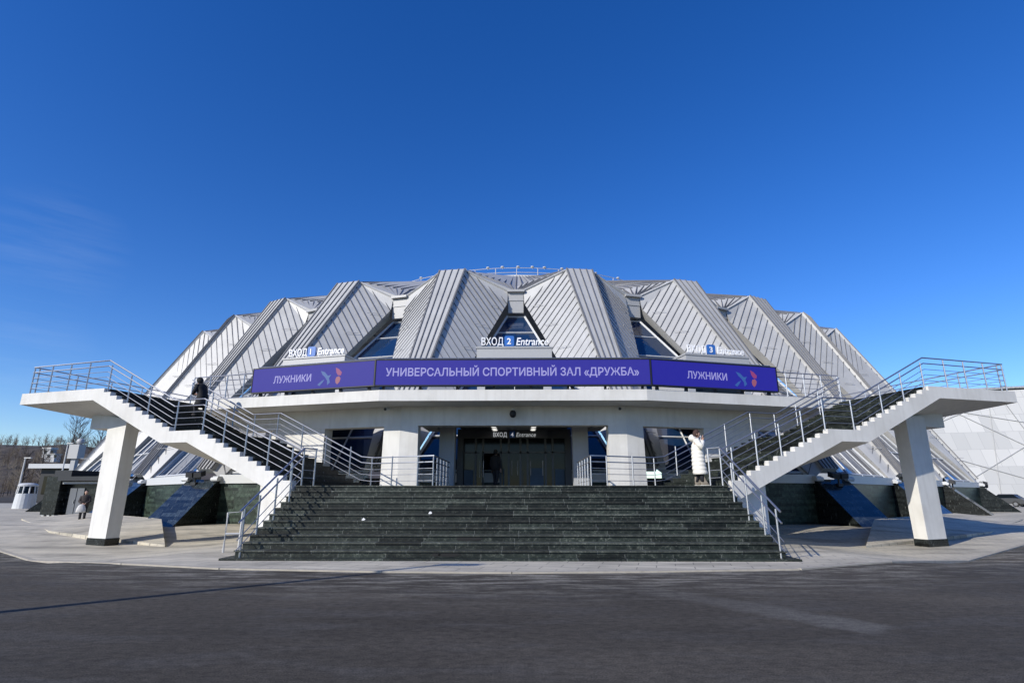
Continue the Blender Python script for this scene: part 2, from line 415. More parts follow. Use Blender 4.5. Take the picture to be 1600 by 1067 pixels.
front = [(-30, 31), (-22, 24.2), (-17.35, 19.9), (-13.52, 16.8), (-10.56, 14.6), (-8.76, 13.6), (-6.09, 12.76), (-2.53, 12.32), (.11, 12.2),
         (2.75, 12.4), (6.15, 12.84), (8.95, 14.3), (12.87, 17.15), (19.91, 23.2), (32, 33)]
sheet('pavement', front + [(75, 60), (95, 98), (-95, 98), (-75, 62)], M['paving'], .03, 1.5)
mb = MB()
for a, b in zip(front[:-1], front[1:]):
    d = Vector((b[0] - a[0], b[1] - a[1], 0)).normalized(); n = Vector((d.y, -d.x, 0)) * .16
    za, zb = gz(*a), gz(*b)
    A, B = Vector((*a, 0)), Vector((*b, 0))
    mb.hexa([A + n + Vector((0, 0, za - .1)), B + n + Vector((0, 0, zb - .1)), B + Vector((0, 0, zb - .1)), A + Vector((0, 0, za - .1)),
             A + n + Vector((0, 0, za + .034)), B + n + Vector((0, 0, zb + .034)), B + Vector((0, 0, zb + .034)), A + Vector((0, 0, za + .034))])
kind(mb.build('kerb', M['kerb']), 'structure')
# low paved ramps round the front feet of the dome
for sx in (-1, 1):
    P = [(12.4, 20.9), (21, 26.2), (30, 35.0), (27.6, 37), (18.6, 29.4), (17.2, 28.2)]
    zt = [.05, .05, .05, .34, .34, .34]
    mb = MB(); lo = [(sx * x, y, gz(x, y) - .1) for x, y in P]; hi = [(sx * x, y, gz(x, y) + .05 + z) for (x, y), z in zip(P, zt)]
    n = len(P); mb.add(lo + hi, [tuple(range(n)), tuple(range(n, 2 * n))] + [(i, (i + 1) % n, n + (i + 1) % n, n + i) for i in range(n)])
    kind(mb.build('paved_ramp', M['paving']), 'structure')

# ------------------------------------------------------------------ the domed arena
H_TOP = 18.0
TOPS = [(4.84, 39.8), (13.56, 42.26), (20.97, 46.35), (27.6, 51.2), (33.3, 56.7), (37.6, 62.9), (40.0, 69.4)]
TIPS = [(7.1, 25.8), (17.95, 28.6), (27.0, 36.4), (35.5, 43.8), (44.0, 51.7), (49.6, 60.6), (52.0, 69.2)]
HING = [(6.6, 28.4), (16.9, 31.0), (25.65, 38.6), (33.6, 45.6), (41.6, 52.8), (47.0, 61.2), (49.3, 69.3)]
legs = []
for sgn in (-1, 1):
    for i in range(7):
        legs.append(dict(T=Vector((sgn * TOPS[i][0], TOPS[i][1], H_TOP)), F=Vector((sgn * TIPS[i][0], TIPS[i][1], 0)), Hn=Vector((sgn * HING[i][0], HING[i][1], 2.75)), k=sgn * (i + .5)))
legs.sort(key=lambda d: d['k'])          # from far left to far right
for L in legs:
    a = L['Hn'] - L['T']; a.z = 0; a.normalize(); L['a'] = a; L['t'] = Vector((-a.y, a.x, 0))   # t points to the viewer's right
ARENA = thing('sports_arena', 'huge domed sports arena of folded grey metal roof ribs standing on dark granite feet', 'arena', (0, 73, 0))
# valleys between neighbouring legs
vals = []
for A, B in zip(legs[:-1], legs[1:]):
    ch = (B['T'] - A['T']); ch.normalize(); out = Vector((ch.y, -ch.x, 0)); mid = (A['T'] + B['T']) / 2
    G = mid - out * .3; G.z = 16.5
    vals.append(dict(G=G, ch=ch, out=out, A=A, B=B, mid=mid))
def leg_side(L, V, sg):
    """points of the folded side panel; sg +1 = viewer's right"""
    top = L['T'] + L['t'] * sg * 1.0; bot = L['Hn'] + L['t'] * sg * .45
    hin = L['Hn'] + L['t'] * sg * 1.05 + Vector((0, 0, -.42))
    if V is None:
        g = L['T'] + L['t'] * sg * 3.7 - L['a'] * .3; g.z = 16.5
    else: g = V['G'] - V['ch'] * sg * .6
    w = g + L['a'] * .3; w.z = 15.4
    return top, bot, hin, w, g
def clip_line(poly, o, d):
    """clip an infinite 2d line by a convex polygon, returns the parameter range"""
    lo, hi = -1e9, 1e9; n = len(poly)
    area = sum(poly[i][0] * poly[(i + 1) % n][1] - poly[(i + 1) % n][0] * poly[i][1] for i in range(n))
    for i in range(n):
        ax, ay = poly[i]; bx, by = poly[(i + 1) % n]; ex, ey = bx - ax, by - ay
        if area < 0: ex, ey = -ex, -ey
        den = ex * d[1] - ey * d[0]; num = ex * (o[1] - ay) - ey * (o[0] - ax)
        if abs(den) < 1e-9:
            if num < 0: return None
            continue
        t = -num / den
        if den > 0: lo = max(lo, t)
        else: hi = min(hi, t)
    return (lo, hi) if hi > lo + .05 else None
for i, L in enumerate(legs):
    Vl = vals[i - 1] if i > 0 else None; Vr = vals[i] if i < len(legs) - 1 else None
    mb = MB()
    for sg, V in ((-1, Vl), (1, Vr)):
        top, bot, hin, w, g = leg_side(L, V, sg)
        n = (bot - top).cross(w - top).normalized()
        if n.z < 0: n = -n
        mb.poly([top, bot, hin, w]); mb.poly([top, w, g])
        th = -n * 1.0                                                    # folded return below the lower edge
        mb.poly([w, hin, hin + th * .3, w + th]); mb.poly([g, w, w + th, g + th])
        # white flashing along the upper fold
        mb.tube([top + n * .03, g + n * .05], .085, 4, 1)
        # standing seams
        rd = (bot - top).normalized(); lat = (n.cross(rd)).normalized()
        if lat.dot(L['t'] * sg) < 0: lat = -lat
        P2 = [((q - top).dot(rd), (q - top).dot(lat)) for q in (top, bot, hin, w, g)]
        be = R(47); e = (math.sin(be), math.cos(be)); dirv = rd * e[0] + lat * e[1]; sidev = n.cross(dirv)
        u = -6.0
        while u < 18.5:
            c = clip_line(P2, (u, 0), e)
            if c and c[1] - c[0] > .3:
                q0 = top + rd * (u + e[0] * c[0]) + lat * (e[1] * c[0]); q1 = top + rd * (u + e[0] * c[1]) + lat * (e[1] * c[1])
                s_ = sidev * .023
                if u + e[0] * c[0] < 0 and abs(e[1] * c[0]) > 0: lift = .0
                mb.hexa([q0 - s_ - n * .03, q1 - s_ - n * .03, q1 + s_ - n * .03, q0 + s_ - n * .03, q0 - s_ + n * .075, q1 - s_ + n * .075, q1 + s_ + n * .075, q0 + s_ + n * .075], 2)
            u += .74
        # snow guard bars in short stepped runs near the lower edge
        ld = (hin - w).normalized()
        for j in range(6):
            f = (j + .35) / 6.4; c0 = w + (hin - w) * f + n * .16 - lat * (.35 + .1 * (j % 2)); 
            bd = (sidev if sidev.dot(lat) > 0 else -sidev); bd = (lat * .8 - rd * .35).normalized()
            mb.tube([c0 - bd * .95, c0], .022, 4, 1)
    lo = mb.build('roof_leg', [M['roof'], M['flash'], M['seam']], ARENA)
    # ridge cap with its own seams and dark side flashings
    mb = MB(); n = (L['Hn'] - L['T']).cross(L['t']); n.normalize(); n = n if n.z > 0 else -n
    T0, T1 = L['T'] - L['t'] * 1.04, L['T'] + L['t'] * 1.04; B0, B1 = L['Hn'] - L['t'] * .48, L['Hn'] + L['t'] * .48
    up = n * .2
    mb.hexa([T0 - up, B0 - up, B1 - up, T1 - up, T0 + up, B0 + up, B1 + up, T1 + up], 0)
    for f in (0.02, .25, .5, .75, .98):
        a0 = T0 + (T1 - T0) * f + n * .18; b0 = B0 + (B1 - B0) * f + n * .18; s_ = L['t'] * (.025 if .1 < f < .9 else .05)
        h_ = n * (.09 if .1 < f < .9 else .08)
        mb.hexa([a0 - s_, b0 - s_, b0 + s_, a0 + s_, a0 - s_ + h_, b0 - s_ + h_, b0 + s_ + h_, a0 + s_ + h_], 1)
    mb.build('ridge_cap', [M['roof'], M['seam']], lo)
    # hinge shoes
    for sg in (-1, 1):
        mb = MB(); c = L['Hn'] + L['t'] * sg * 1.0 + L['a'] * .15 + Vector((0, 0, -.36)); a, t = L['a'], L['t']
        fr = lambda x, y, z: c + t * x + a * y + Vector((0, 0, z))
        mb.box(-.17, .17, -.4, .15, -.16, .08, fr=fr); mb.tube([fr(-.22, .15, -.08), fr(.22, .15, -.08)], .11, 10)
        mb.build('hinge_shoe', M['frame'], lo)
    # granite foot
    mb = MB(); a, t = L['a'], L['t']; z0 = -.35
    back = L['Hn'] - a * .55; back.z = 0; ftop = L['Hn'] + a * .1; ftop.z = 0
    fr = lambda s_, d_, z: Vector((ftop.x, ftop.y, 0)) + t * s_ + a * d_ + Vector((0, 0, z))
    ln = (L['F'] - ftop); ln.z = 0; ln = ln.length
    prof = [(-.7, z0), (-.7, 2.12), (0, 2.3), (ln + .35, z0)]
    mb.prism(prof, lambda d_, z: fr(-1.05, d_, z), lambda d_, z: fr(1.05, d_, z), 0)
    for f in mb.f: pass
    mb.m = [0] * len(mb.f)
    ft = mb.build('granite_foot', [M['granite_black'], M['granite_top']], ARENA)
    for p in ft.data.polygons:
        if .25 < p.normal.z < .98 : p.material_index = 1
for V in vals:
    A, B, G, ch, out = V['A'], V['B'], V['G'], V['ch'], V['out']
    ta = A['T'] + A['t'] * 1.0; tb = B['T'] - B['t'] * 1.0; mid = V['mid'] - out * 3.0; mid.z = H_TOP - .1
    gl, gr = G - ch * .6, G + ch * .6
    mb = MB(); mb.poly([ta, mid, G, gl]); mb.poly([mid, tb, gr, G])
    for f in range(1, 16):
        f /= 16.0
        p0 = (ta + (mid - ta) * f * 2) if f < .5 else (mid + (tb - mid) * (f * 2 - 1)); p1 = gl + (gr - gl) * f; s_ = ch * .03; u_ = Vector((0, 0, .09))
        mb.hexa([p0 - s_ - u_, p1 - s_ - u_, p1 + s_ - u_, p0 + s_ - u_, p0 - s_ + u_, p1 - s_ + u_, p1 + s_ + u_, p0 + s_ + u_], 1)
    mb.build('valley_roof', [M['roof'], M['seam']], ARENA)
    fr = lambda x, y, z: G + ch * x + out * y + Vector((0, 0, z))
    mb = MB(); mb.box(-.66, .66, -.3, .30, -.12, .06, fr=fr); mb.box(-.58, .58, -.9, .05, -1.75, -.12, fr=fr); mb.box(-.6, .6, -.9, .10, -.80, -.69, fr=fr)
    mb.build('gutter_box', [M['gray']], ARENA)
    # sloping window between the legs
    la = A['Hn'] + A['t'] * 1.0 - A['a'] * .5; lb = B['Hn'] - B['t'] * 1.0 - B['a'] * .5; la.z = lb.z = 2.5
    wa = G - ch * .62 - out * .5; wb = G + ch * .62 - out * .5; wa.z = wb.z = 14.7
    def gp(u, v): p = la + (lb - la) * u; q = wa + (wb - wa) * u; return p + (q - p) * v
    nrm = (lb - la).cross(wa - la).normalized(); nrm = nrm if nrm.z > 0 else -nrm
    mb = MB()
    for v in (.012, .17, .34, .51, .68, .84, .985):
        mb.tube([gp(0, v) + nrm * .04, gp(1, v) + nrm * .04], .06, 4)
    for u in (.01, .25, .5, .75, .99):
        v1 = .99 if u in (.01, .99) else .50
        mb.tube([gp(u, 0) + nrm * .04, gp(u, v1) + nrm * .04], .055 if .1 < u < .9 else .10, 4)
    wf = mb.build('window_frame', M['frame'], ARENA)
    mb = MB()
    lev = [0, .17, .34, .51, .68, .84, 1]
    for j in range(6):
        nu = 4 if j < 4 else 2
        for q in range(nu):
            tilt = nrm * rnd.uniform(-.03, .03)
            mb.poly([gp(q / nu, lev[j]), gp((q + 1) / nu, lev[j]), gp((q + 1) / nu, lev[j + 1]) + tilt, gp(q / nu, lev[j + 1]) + tilt])
    mb.build('glazing', M['glass'], wf)
    # pale sill band and granite plinth wall
    c0, c1 = A['Hn'] + A['t'] * 1.1 - A['a'] * .1, B['Hn'] - B['t'] * 1.1 - B['a'] * .1; dv = (c1 - c0); dv.z = 0; ln = dv.length; dv.normalize(); ov = Vector((dv.y, -dv.x, 0))
    fr2 = lambda x, y, z: Vector((c0.x, c0.y, 0)) + dv * x + ov * y + Vector((0, 0, z))
    mb = MB(); mb.box(-.1, ln + .1, -.5, .12, 2.1, 2.55, fr=fr2); mb.build('window_sill', M['frame'], ARENA)
    mb = MB(); mb.box(-.3, ln + .3, -.6, 0, -.3, 2.1, fr=fr2); mb.build('plinth_wall', M['granite_wall'], ARENA)
# crown of the roof
C0 = Vector((0, 73, 0)); NR = 56; RR = 20.0; ZR = 22.9
mb = MB(); rim = []
for i, L in enumerate(legs):
    if i > 0: rim.append(vals[i - 1]['mid'] - vals[i - 1]['out'] * 3.0 + Vector((0, 0, -.1)))
    rim += [L['T'] - L['t'] * 1.0, L['T'] + L['t'] * 1.0]
rim = rim + [Vector((p.x, 146 - p.y, p.z)) for p in reversed(rim)]
def ring_of(p, r, z): d = Vector((p.x, p.y - 73, 0)).normalized(); return Vector((d.x * r, 73 + d.y * r, z))
r1 = [ring_of(p, RR + .4, ZR - .15) for p in rim]; r2 = [ring_of(p, 8, ZR + 1.2) for p in rim]; n = len(rim)
for i in range(n):
    j = (i + 1) % n
    mb.poly([rim[i], rim[j], r1[j], r1[i]]); mb.poly([r1[i], r1[j], r2[j], r2[i]]); mb.poly([r2[i], r2[j], (0, 73, ZR + 1.5)])
    ln_ = (rim[j] - rim[i]).length; ns = max(1, int(ln_ / .62))
    for q in range(ns):
        f = q / ns; p0 = rim[i] + (rim[j] - rim[i]) * f; p1 = r1[i] + (r1[j] - r1[i]) * f
        mb.tube([p0 + Vector((0, 0, .06)), p1 + Vector((0, 0, .06))], .045, 4, 1)
mb.build('roof_crown', [M['roof'], M['seam']], ARENA)
mb = MB()
for k in range(NR):
    t0, t1 = 2 * math.pi * k / NR, 2 * math.pi * (k + 1) / NR
    p = lambda t, r, z: (r * math.cos(t), 73 + r * math.sin(t), z)
    mb.hexa([p(t0, RR, ZR - .3), p(t1, RR, ZR - .3), p(t1, RR + .25, ZR - .3), p(t0, RR + .25, ZR - .3), p(t0, RR, ZR + .1), p(t1, RR, ZR + .1), p(t1, RR + .25, ZR + .1), p(t0, RR + .25, ZR + .1)])
mb.build('crown_kerb', M['flash'], ARENA)
# railing round the crown with its spotlights
RG = thing('ring_railing', 'thin white safety railing circling the crown of the dome roof', 'railing', (0, 73, ZR))
cp = lambda t, z, r=RR: Vector((r * math.sin(t), 73 - r * math.cos(t), z))
for z in (.45, .95):
    mb = MB(); mb.tube([cp(2 * math.pi * k / 72, ZR + z) for k in range(73)], .035, 5); mb.build('rail', M['flash'], RG)
for k in range(-13, 14):
    mb = MB(); t = R(6.2 * k); mb.tube([cp(t, ZR), cp(t, ZR + .97)], .04, 5); mb.build('post', M['flash'], RG)
def spot(x, y, z, label, group, mat_h=M['flash'], s=1.0):
    t = thing('spotlight', label, 'spotlight', (x, y, z), group)
    mb = MB(); mb.tube([(x, y, z), (x, y, z + .22 * s)], .035 * s, 6); mb.build('bracket', M['flash'], t)
    mb = MB(); mb.ball((x, y, z + .36 * s), (.30 * s, .24 * s, .17 * s), 10, 6); mb.build('lamp_head', mat_h, t, True)
for az in (-40, -31, -22.5, -15.5, -8.5, -4.2, 4.6, 8.2, 13.5, 17, 24.5, 33, 41, 0.4):
    p = cp(R(az), ZR + .95); spot(p.x, p.y, p.z - .1, 'small white spotlight clipped to the railing on the dome crown', 'spotlights along the crown railing', s=.62)

# ------------------------------------------------------------------ stair and canopy frame
U, P_ = (.961, .276), (.276, .961)
N0 = (6.75, 17.6)
def FR(sx):
    def f(s, w, z): return Vector((sx * (N0[0] + U[0] * s - P_[0] * w), N0[1] + U[1] * s + P_[1] * w, z))
    return f
RI = .152
ZL, ZM, ZT = 1.80, 1.80 + 12 * RI, 1.80 + 23 * RI
# main stairs
ST = thing('main_staircase', 'wide dark green granite staircase climbing to the landing under the canopy', 'staircase', (0, 16, 0))
RS = (ZL - .08) / 11
mb = MB(); mb.box(-6.85, 6.85, 13.95, 18.2, -.25, .08); mb.build('base_slab', M['granite'], ST)
for k in range(11):
    y0 = 14.22 + .34 * k; z1 = .08 + RS * (k + 1); xw = 6.62
    mb = MB(); mb.box(-xw, xw, y0 + .03, y0 + .75, z1 - RS - .02, z1 - .035); sp_ = mb.build('step', M['granite'], ST)
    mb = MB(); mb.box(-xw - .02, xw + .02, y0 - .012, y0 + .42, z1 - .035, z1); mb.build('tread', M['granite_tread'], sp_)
mb = MB(); mb.box(-6.5, 6.5, 17.9, 20.4, .0, ZL - .004); mb.box(-5.1, 5.1, 20.4, 24.6, .0, ZL - .004); mb.box(-3.6, 3.6, 24.6, 33.2, 0, ZL - .004)
mb.build('landing', M['granite'], ST)
for sx in (-1, 1):
    mb = MB(); mb.prism([(14.9, -.2), (18.3, -.2), (18.3, 1.62), (17.9, 1.62), (14.9, .12)], lambda y, z: (sx * 6.635, y, z), lambda y, z: (sx * 6.72, y, z))
    mb.build('side_wall', M['white'], ST)
# dark worn spots on the risers and litter
M['wet'] = simple('dark_wet_stain', (.002, .0025, .0025), .7, 0, .3)
for x, k, w in ((-1.42, 0, .27), (-1.02, 2, .36), (-1.75, 0, .12)):
    yy = 14.22 + .34 * k + .022; z0 = .08 + RS * k; rr = random.Random(k * 7 + int(w * 100))
    pts = [(x + w * math.cos(t) * rr.uniform(.8, 1.1), z0 + .062 + .05 * math.sin(t) * rr.uniform(.85, 1.1)) for t in (2 * math.pi * q / 16 for q in range(16))]
    mb = MB(); mb.prism(pts, lambda a, z: (a, yy, z), lambda a, z: (a, yy + .006, z)); mb.build('stain', M['wet'], ST)

def side_stairs(sx, label):
    f = FR(sx); T = thing('side_staircase', label, 'staircase', f(6, 1.5, 0))
    W = 3.95; t1, t2 = .35, .335
    top = [(0, ZL - .5), (0, ZL + RI)]
    s, z = 0, ZL + RI
    for k in range(11): s += t1; top += [(s, z), (s, z + RI)]; z += RI
    s = 5.2; top += [(s, z), (s, z + RI)]; z += RI
    for k in range(10): s += t2; top += [(s, z), (s, z + RI)]; z += RI
    top += [(12.8, z)]
    bot = [(12.8, 4.87), (9.0, 4.87), (5.5, 3.23), (4.37, 3.23)]
    mb = MB(); mb.prism(top + bot, lambda a, b: f(a, 0, b), lambda a, b: f(a, .2, b))
    top2 = [(a, b - .03) for a, b in top]
    mb.prism(top2 + bot, lambda a, b: f(a, .2, b), lambda a, b: f(a, W - .2, b))
    mb.prism(top2 + bot, lambda a, b: f(a, W - .2, b), lambda a, b: f(a, W, b))
    mb.build('flight_slab', M['white'], T)
    # granite steps
    def steps(name, s0, z0, n, tr):
        for k in range(n):
            a = s0 + tr * k; zz = z0 + RI * (k + 1)
            ln = tr if k < n - 1 else .34
            mb = MB(); mb.box(a - .03, a, .21, W - .02, zz - .16, zz - .02, fr=f); mb.box(a - .05, a + ln, .21, W - .02, zz - .032, zz + .004, fr=f)
            mb.build(name, M['granite'], T)
    steps('step', 0, ZL, 12, t1); steps('step', 5.2, ZM, 11, t2)
    mb = MB(); mb.box(4.2, 5.15, .21, W - .21, ZM - .03, ZM + .003, fr=f); mb.build('half_landing', M['granite'], T)
    # top landing running back to the terrace, with a haunch that deepens away from the viewer
    mb = MB(); mb.box(8.6, 12.8, W, 4.2, 4.87, ZT, fr=f); mb.build('landing_slab', M['white'], T)
    mb = MB()
    mb.hexa([f(9.0, .0, 4.868), f(12.76, .0, 4.868), f(11.2, 2.2, 4.45), f(8.2, 2.2, 4.1), f(9.0, .0, 4.88), f(12.76, .0, 4.88), f(12.2, 3.2, 4.88), f(8.6, 3.2, 4.88)])
    mb.hexa([f(4.4, .05, 3.22), f(5.5, .05, 3.22), f(5.5, 3.4, 2.55), f(4.2, 3.4, 2.35), f(4.4, .05, 3.24), f(5.5, .05, 3.24), f(5.6, 3.5, 3.24), f(4.3, 3.5, 3.24)])
    mb.box(8.4, 11.0, 1.55, 2.8, 4.05, 4.9, fr=f)
    mb.build('haunch_beam', M['white'], T)
    g = gz(sx * 14.8, 21.4)
    mb = MB()
    c = lambda a, b, z, k=1.0: f(9.2 + (a - 9.2) * k, 1.6 + (b - 1.6) * k, z)
    P4 = [(8.75, 1.25), (9.84, 1.4), (9.84, 1.95), (8.75, 1.8)]
    mb.hexa([c(a, b, g + .28, .97) for a, b in P4] + [c(a, b, 4.4, 1.03) for a, b in P4]); mb.build('pillar', M['white'], T)
    mb = MB(); mb.hexa([c(a, b, g - .2, 1.02) for a, b in P4] + [c(a, b, g + .28, 1.02) for a, b in P4]); mb.build('pillar_base', M['granite_black'], T)
    # wall under the foot of the flight
    mb = MB(); mb.hexa([f(.25, .35, .35), f(1.45, .35, .35), f(1.45, W - .4, .35), f(.25, W - .4, .35), f(.25, .35, 1.55), f(1.45, .35, 1.95), f(1.45, W - .4, 1.95), f(.25, W - .4, 1.55)])
    mb.build('support_wall', M['white'], T)
    mb = MB(); mb.box(.22, 1.48, .32, W - .37, -.2, .35, fr=f); mb.build('support_base', M['granite_black'], T)
    return T
side_stairs(-1, 'white concrete side staircase climbing left to a cantilevered landing, person in black on it')
side_stairs(1, 'white concrete side staircase climbing right, empty, beside the woman in the long coat')

# ------------------------------------------------------------------ canopy: deck, fascia, beams, pillars
HK = 1.045
def K2(x, y): return ((x - .29 * (1 if x > 0 else -1)) * HK + .29 * (1 if x > 0 else -1) if x else 0, y * HK)
def KZ(z): return 1.55 + (z - 1.55) * HK
DZ0, DZ1 = KZ(4.89), KZ(5.30)
CA = thing('entrance_canopy', 'white concrete canopy and terrace carried by pillars over the main entrance landing', 'canopy', (0, 23, 0))
fl, fr_ = FR(-1), FR(1)
s0 = -.69; w0 = 3.29      # the corner of the fascia in flight coordinates
back = [(15.6, 31.6), (12, 31.2), (6.9, 29.2), (5.2, 29.6)]
endw = fr_(12.8, 4.05, 0); corner = Vector((5.21, 21.42, 0))
half = [(0, 20.5), (corner.x, corner.y), (endw.x, endw.y), *back, (0, 30.2)]
mb = MB()
full = [(corner.x, corner.y), (endw.x, endw.y)] + back + [(-x, y) for x, y in reversed(back)] + [(-endw.x, endw.y), (-corner.x, corner.y)]
mb.prism(full, lambda x, y: (x, y, DZ0), lambda x, y: (x, y, DZ1)); mb.build('deck', M['white'], CA)
# beams set back from the fascia, with openings between the pillars
def seg(a, b, y0, y1, z0, z1, mbx):
    a, b = Vector((*a, 0)), Vector((*b, 0)); d = (b - a); ln = d.length; d.normalize(); o = Vector((-d.y, d.x, 0))
    if o.y < 0: o = -o
    mbx.box(0, ln, y0, y1, z0, z1, fr=lambda x, y, z: a + d * x + o * y + Vector((0, 0, z)))
bc = (4.63, 22.88)
mb = MB(); mb.box(-4.63, 4.63, 22.88, 23.45, 4.257, DZ0 + .02); mb.build('beam', M['white'], CA)
wdir = Vector((U[0], U[1], 0))
for sx in (-1, 1):
    e = Vector((sx * bc[0], bc[1], 0)); q = e + Vector((sx * wdir.x, wdir.y, 0)) * 9.5
    mb = MB(); seg((e.x, e.y), (q.x, q.y), 0, .55, 4.237, DZ0 + .02, mb); mb.build('beam', M['white'], CA)
    # corner pillar, one face in each direction
    p1 = e + Vector((sx * wdir.x, wdir.y, 0)) * .74; p2 = e + Vector((-sx * .74, 0, 0))
    i1 = p1 + Vector((-sx * .16, .62, 0)); i2 = p2 + Vector((0, .62, 0)); im = e + Vector((0, .8, 0))
    base = [p2, e, p1, i1, im, i2]; k = 1
    mb = MB(); nn = 6
    mid = e + Vector((0, .35, 0))
    lo = [mid + (p - mid) * 1.05 + Vector((0, 0, ZL - .02)) for p in base]; hi = [p + Vector((0, 0, 4.32)) for p in base]
    hi = [h + Vector((0, .002, 0)) for h in hi]
    mb.add(lo + hi, [tuple(range(nn))[::-1], tuple(range(nn, 2 * nn))] + [(i, (i + 1) % nn, nn + (i + 1) % nn, nn + i) for i in range(nn)])
    mb.build('pillar', M['white'], CA)
    # outer pillar of the wing and inner column
    a_ = e + Vector((sx * wdir.x, wdir.y, 0)) * 3.6; b_ = e + Vector((sx * wdir.x, wdir.y, 0)) * 6.3
    mb = MB(); seg((a_.x, a_.y), (b_.x, b_.y), .03, .6, 0, 4.32, mb); mb.build('pillar', M['white'], CA)
    mb = MB(); mb.box(min(sx * 2.62, sx * 3.3), max(sx * 2.62, sx * 3.3), 25.0, 25.6, ZL - .05, 4.5); mb.box(min(sx * 2.5, sx * 3.8), max(sx * 2.5, sx * 3.8), 24.9, 25.9, 4.5, DZ0 + .02)
    mb.build('column', M['plaster_gray'], CA)
    mb = MB(); mb.box(min(sx * 3.5, sx * 4.1), max(sx * 3.5, sx * 4.1), 23.45, 27, 4.45, DZ0 + .01); mb.build('cross_beam', M['plaster_gray'], CA)
mb = MB(); mb.box(-2.5, 2.5, 23.6, 27.0, 4.5, DZ0 - .004); mb.build('ceiling_panel', M['frame_dark'], CA)

# ------------------------------------------------------------------ vestibule with the glass doors
YD = 27.3; DW = 2.5; ZF = 4.16
VE = thing('entrance_vestibule', 'dark glazed entrance vestibule with a row of doors under the canopy', 'entrance', (0, YD, ZL))
mb = MB(); mb.box(-DW - .25, -DW, YD, YD + 2.4, ZL, 4.6); mb.box(DW, DW + .25, YD, YD + 2.4, ZL, 4.6); mb.box(-DW, DW, YD, YD + .25, ZF, 4.6)
mb.box(-DW, DW, YD + .02, YD + .2, 3.44, 3.52)
edges = [x * DW / 2.9 for x in (-2.9, -2.15, -1.75, -.75, -.3, .35, .75, 1.75, 2.15, 2.9)]
for x in edges: mb.box(x - .05, x + .05, YD + .02, YD + .2, ZL, ZF)
mb.box(-DW, DW, YD + 2.4, YD + 2.5, ZL - .1, 4.6); mb.box(-DW, DW, YD + .25, YD + 2.4, 4.4, 4.6); mb.build('door_frame', M['frame_dark'], VE)
for i, (a, b) in enumerate(zip(edges[:-1], edges[1:])):
    mb = MB(); mb.box(a + .05, b - .05, YD + .09, YD + .12, 3.52, ZF); mb.build('transom', M['glass_door'], VE)
    if i == 2: continue
    nm = 'door' if i in (4, 6) else 'side_light'
    mb = MB(); mb.box(a + .05, b - .05, YD + .09, YD + .12, ZL + .03, 3.44); d = mb.build(nm, M['glass_door'], VE)
    if nm == 'door':
        for hx in (a + .14, b - .14):
            mb = MB(); mb.tube([(hx, YD + .0, 2.4), (hx, YD + .0, 3.1)], .02, 6); mb.build('handle', M['steel'], d)
# the open leaf swung outward
xo = edges[2]
mb = MB(); mb.box(xo - .02, xo + .02, YD - .85, YD - .02, ZL + .03, 3.44); d = mb.build('door', M['glass_door'], VE); d['label'] = 'glass door leaf standing open'
for q in (-.07, .07):
    mb = MB(); mb.tube([(xo + q, YD - .75, 2.3), (xo + q, YD - .75, 3.05)], .022, 6); mb.build('handle', M['steel'], d)
M['poster'] = simple('blue_poster', (.035, .065, .10), .6, 0, .6, 2.2)
for i, (a, b) in enumerate(zip(edges[:-1], edges[1:])):
    if i in (1, 2): continue
    mb = MB(); ph_ = (.86, 0, 0, .92, .0, .80, .95, .0, .90)[i]
    if not ph_: continue
    mb.box(a + .1, b - .1 - .12 * (i % 2), YD + .055, YD + .07, ZL + .06, ZL + ph_); mb.build('poster', M['poster'], VE)
for sx in (-1, 1):
    for k in range(3):
        x, y = sx * .9, 25.2 + .68 * k
        t = thing('ceiling_light', 'lit downlight in the dark entrance ceiling, ' + ('left row' if sx < 0 else 'right row') + (', nearest the doors' if k == 2 else ', nearest the steps' if k == 0 else ', middle of its row'), 'light', (x, y, 4.5), 'downlights in the entrance ceiling')
        mb = MB(); mb.tube([(x, y, 4.46), (x, y, 4.5)], .15, 14); mb.build('rim', M['frame'], t)
        mb = MB(); mb.tube([(x, y, 4.455), (x, y, 4.462)], .12, 14); mb.build('lens', M['lamp_on'], t)
SG = thing('entrance_sign', 'white ВХОД 4 Entrance lettering on a dark board above the glass doors', 'sign', (0, 26.9, 4.2))
mb = MB(); mb.box(-1.6, 1.6, 26.92, 26.98, 4.13, 4.499); mb.build('board', M['frame_dark'], SG)
mb = MB(); put_text(mb, 'ВХОД', (-1.0, 26.92, 4.19), (1, 0, 0), (0, 0, 1), .66, .21); mb.build('lettering', M['sign_glow'], SG)
mb = MB(); put_text(mb, '4', (-.16, 26.88, 4.19), (1, 0, 0), (0, 0, 1), None, .21); mb.build('numeral', M['sign_glow'], SG)
mb = MB(); put_text(mb, 'Entrance', (.10, 26.92, 4.19), (1, 0, 0), (0, 0, 1), .94, .21, shear=.22, bold=0); mb.build('lettering', M['sign_glow'], SG)
mb = MB(); mb.box(-.22, .04, 26.89, 26.905, 4.15, 4.45); mb.build('number_plate', M['sign_blue'], SG)
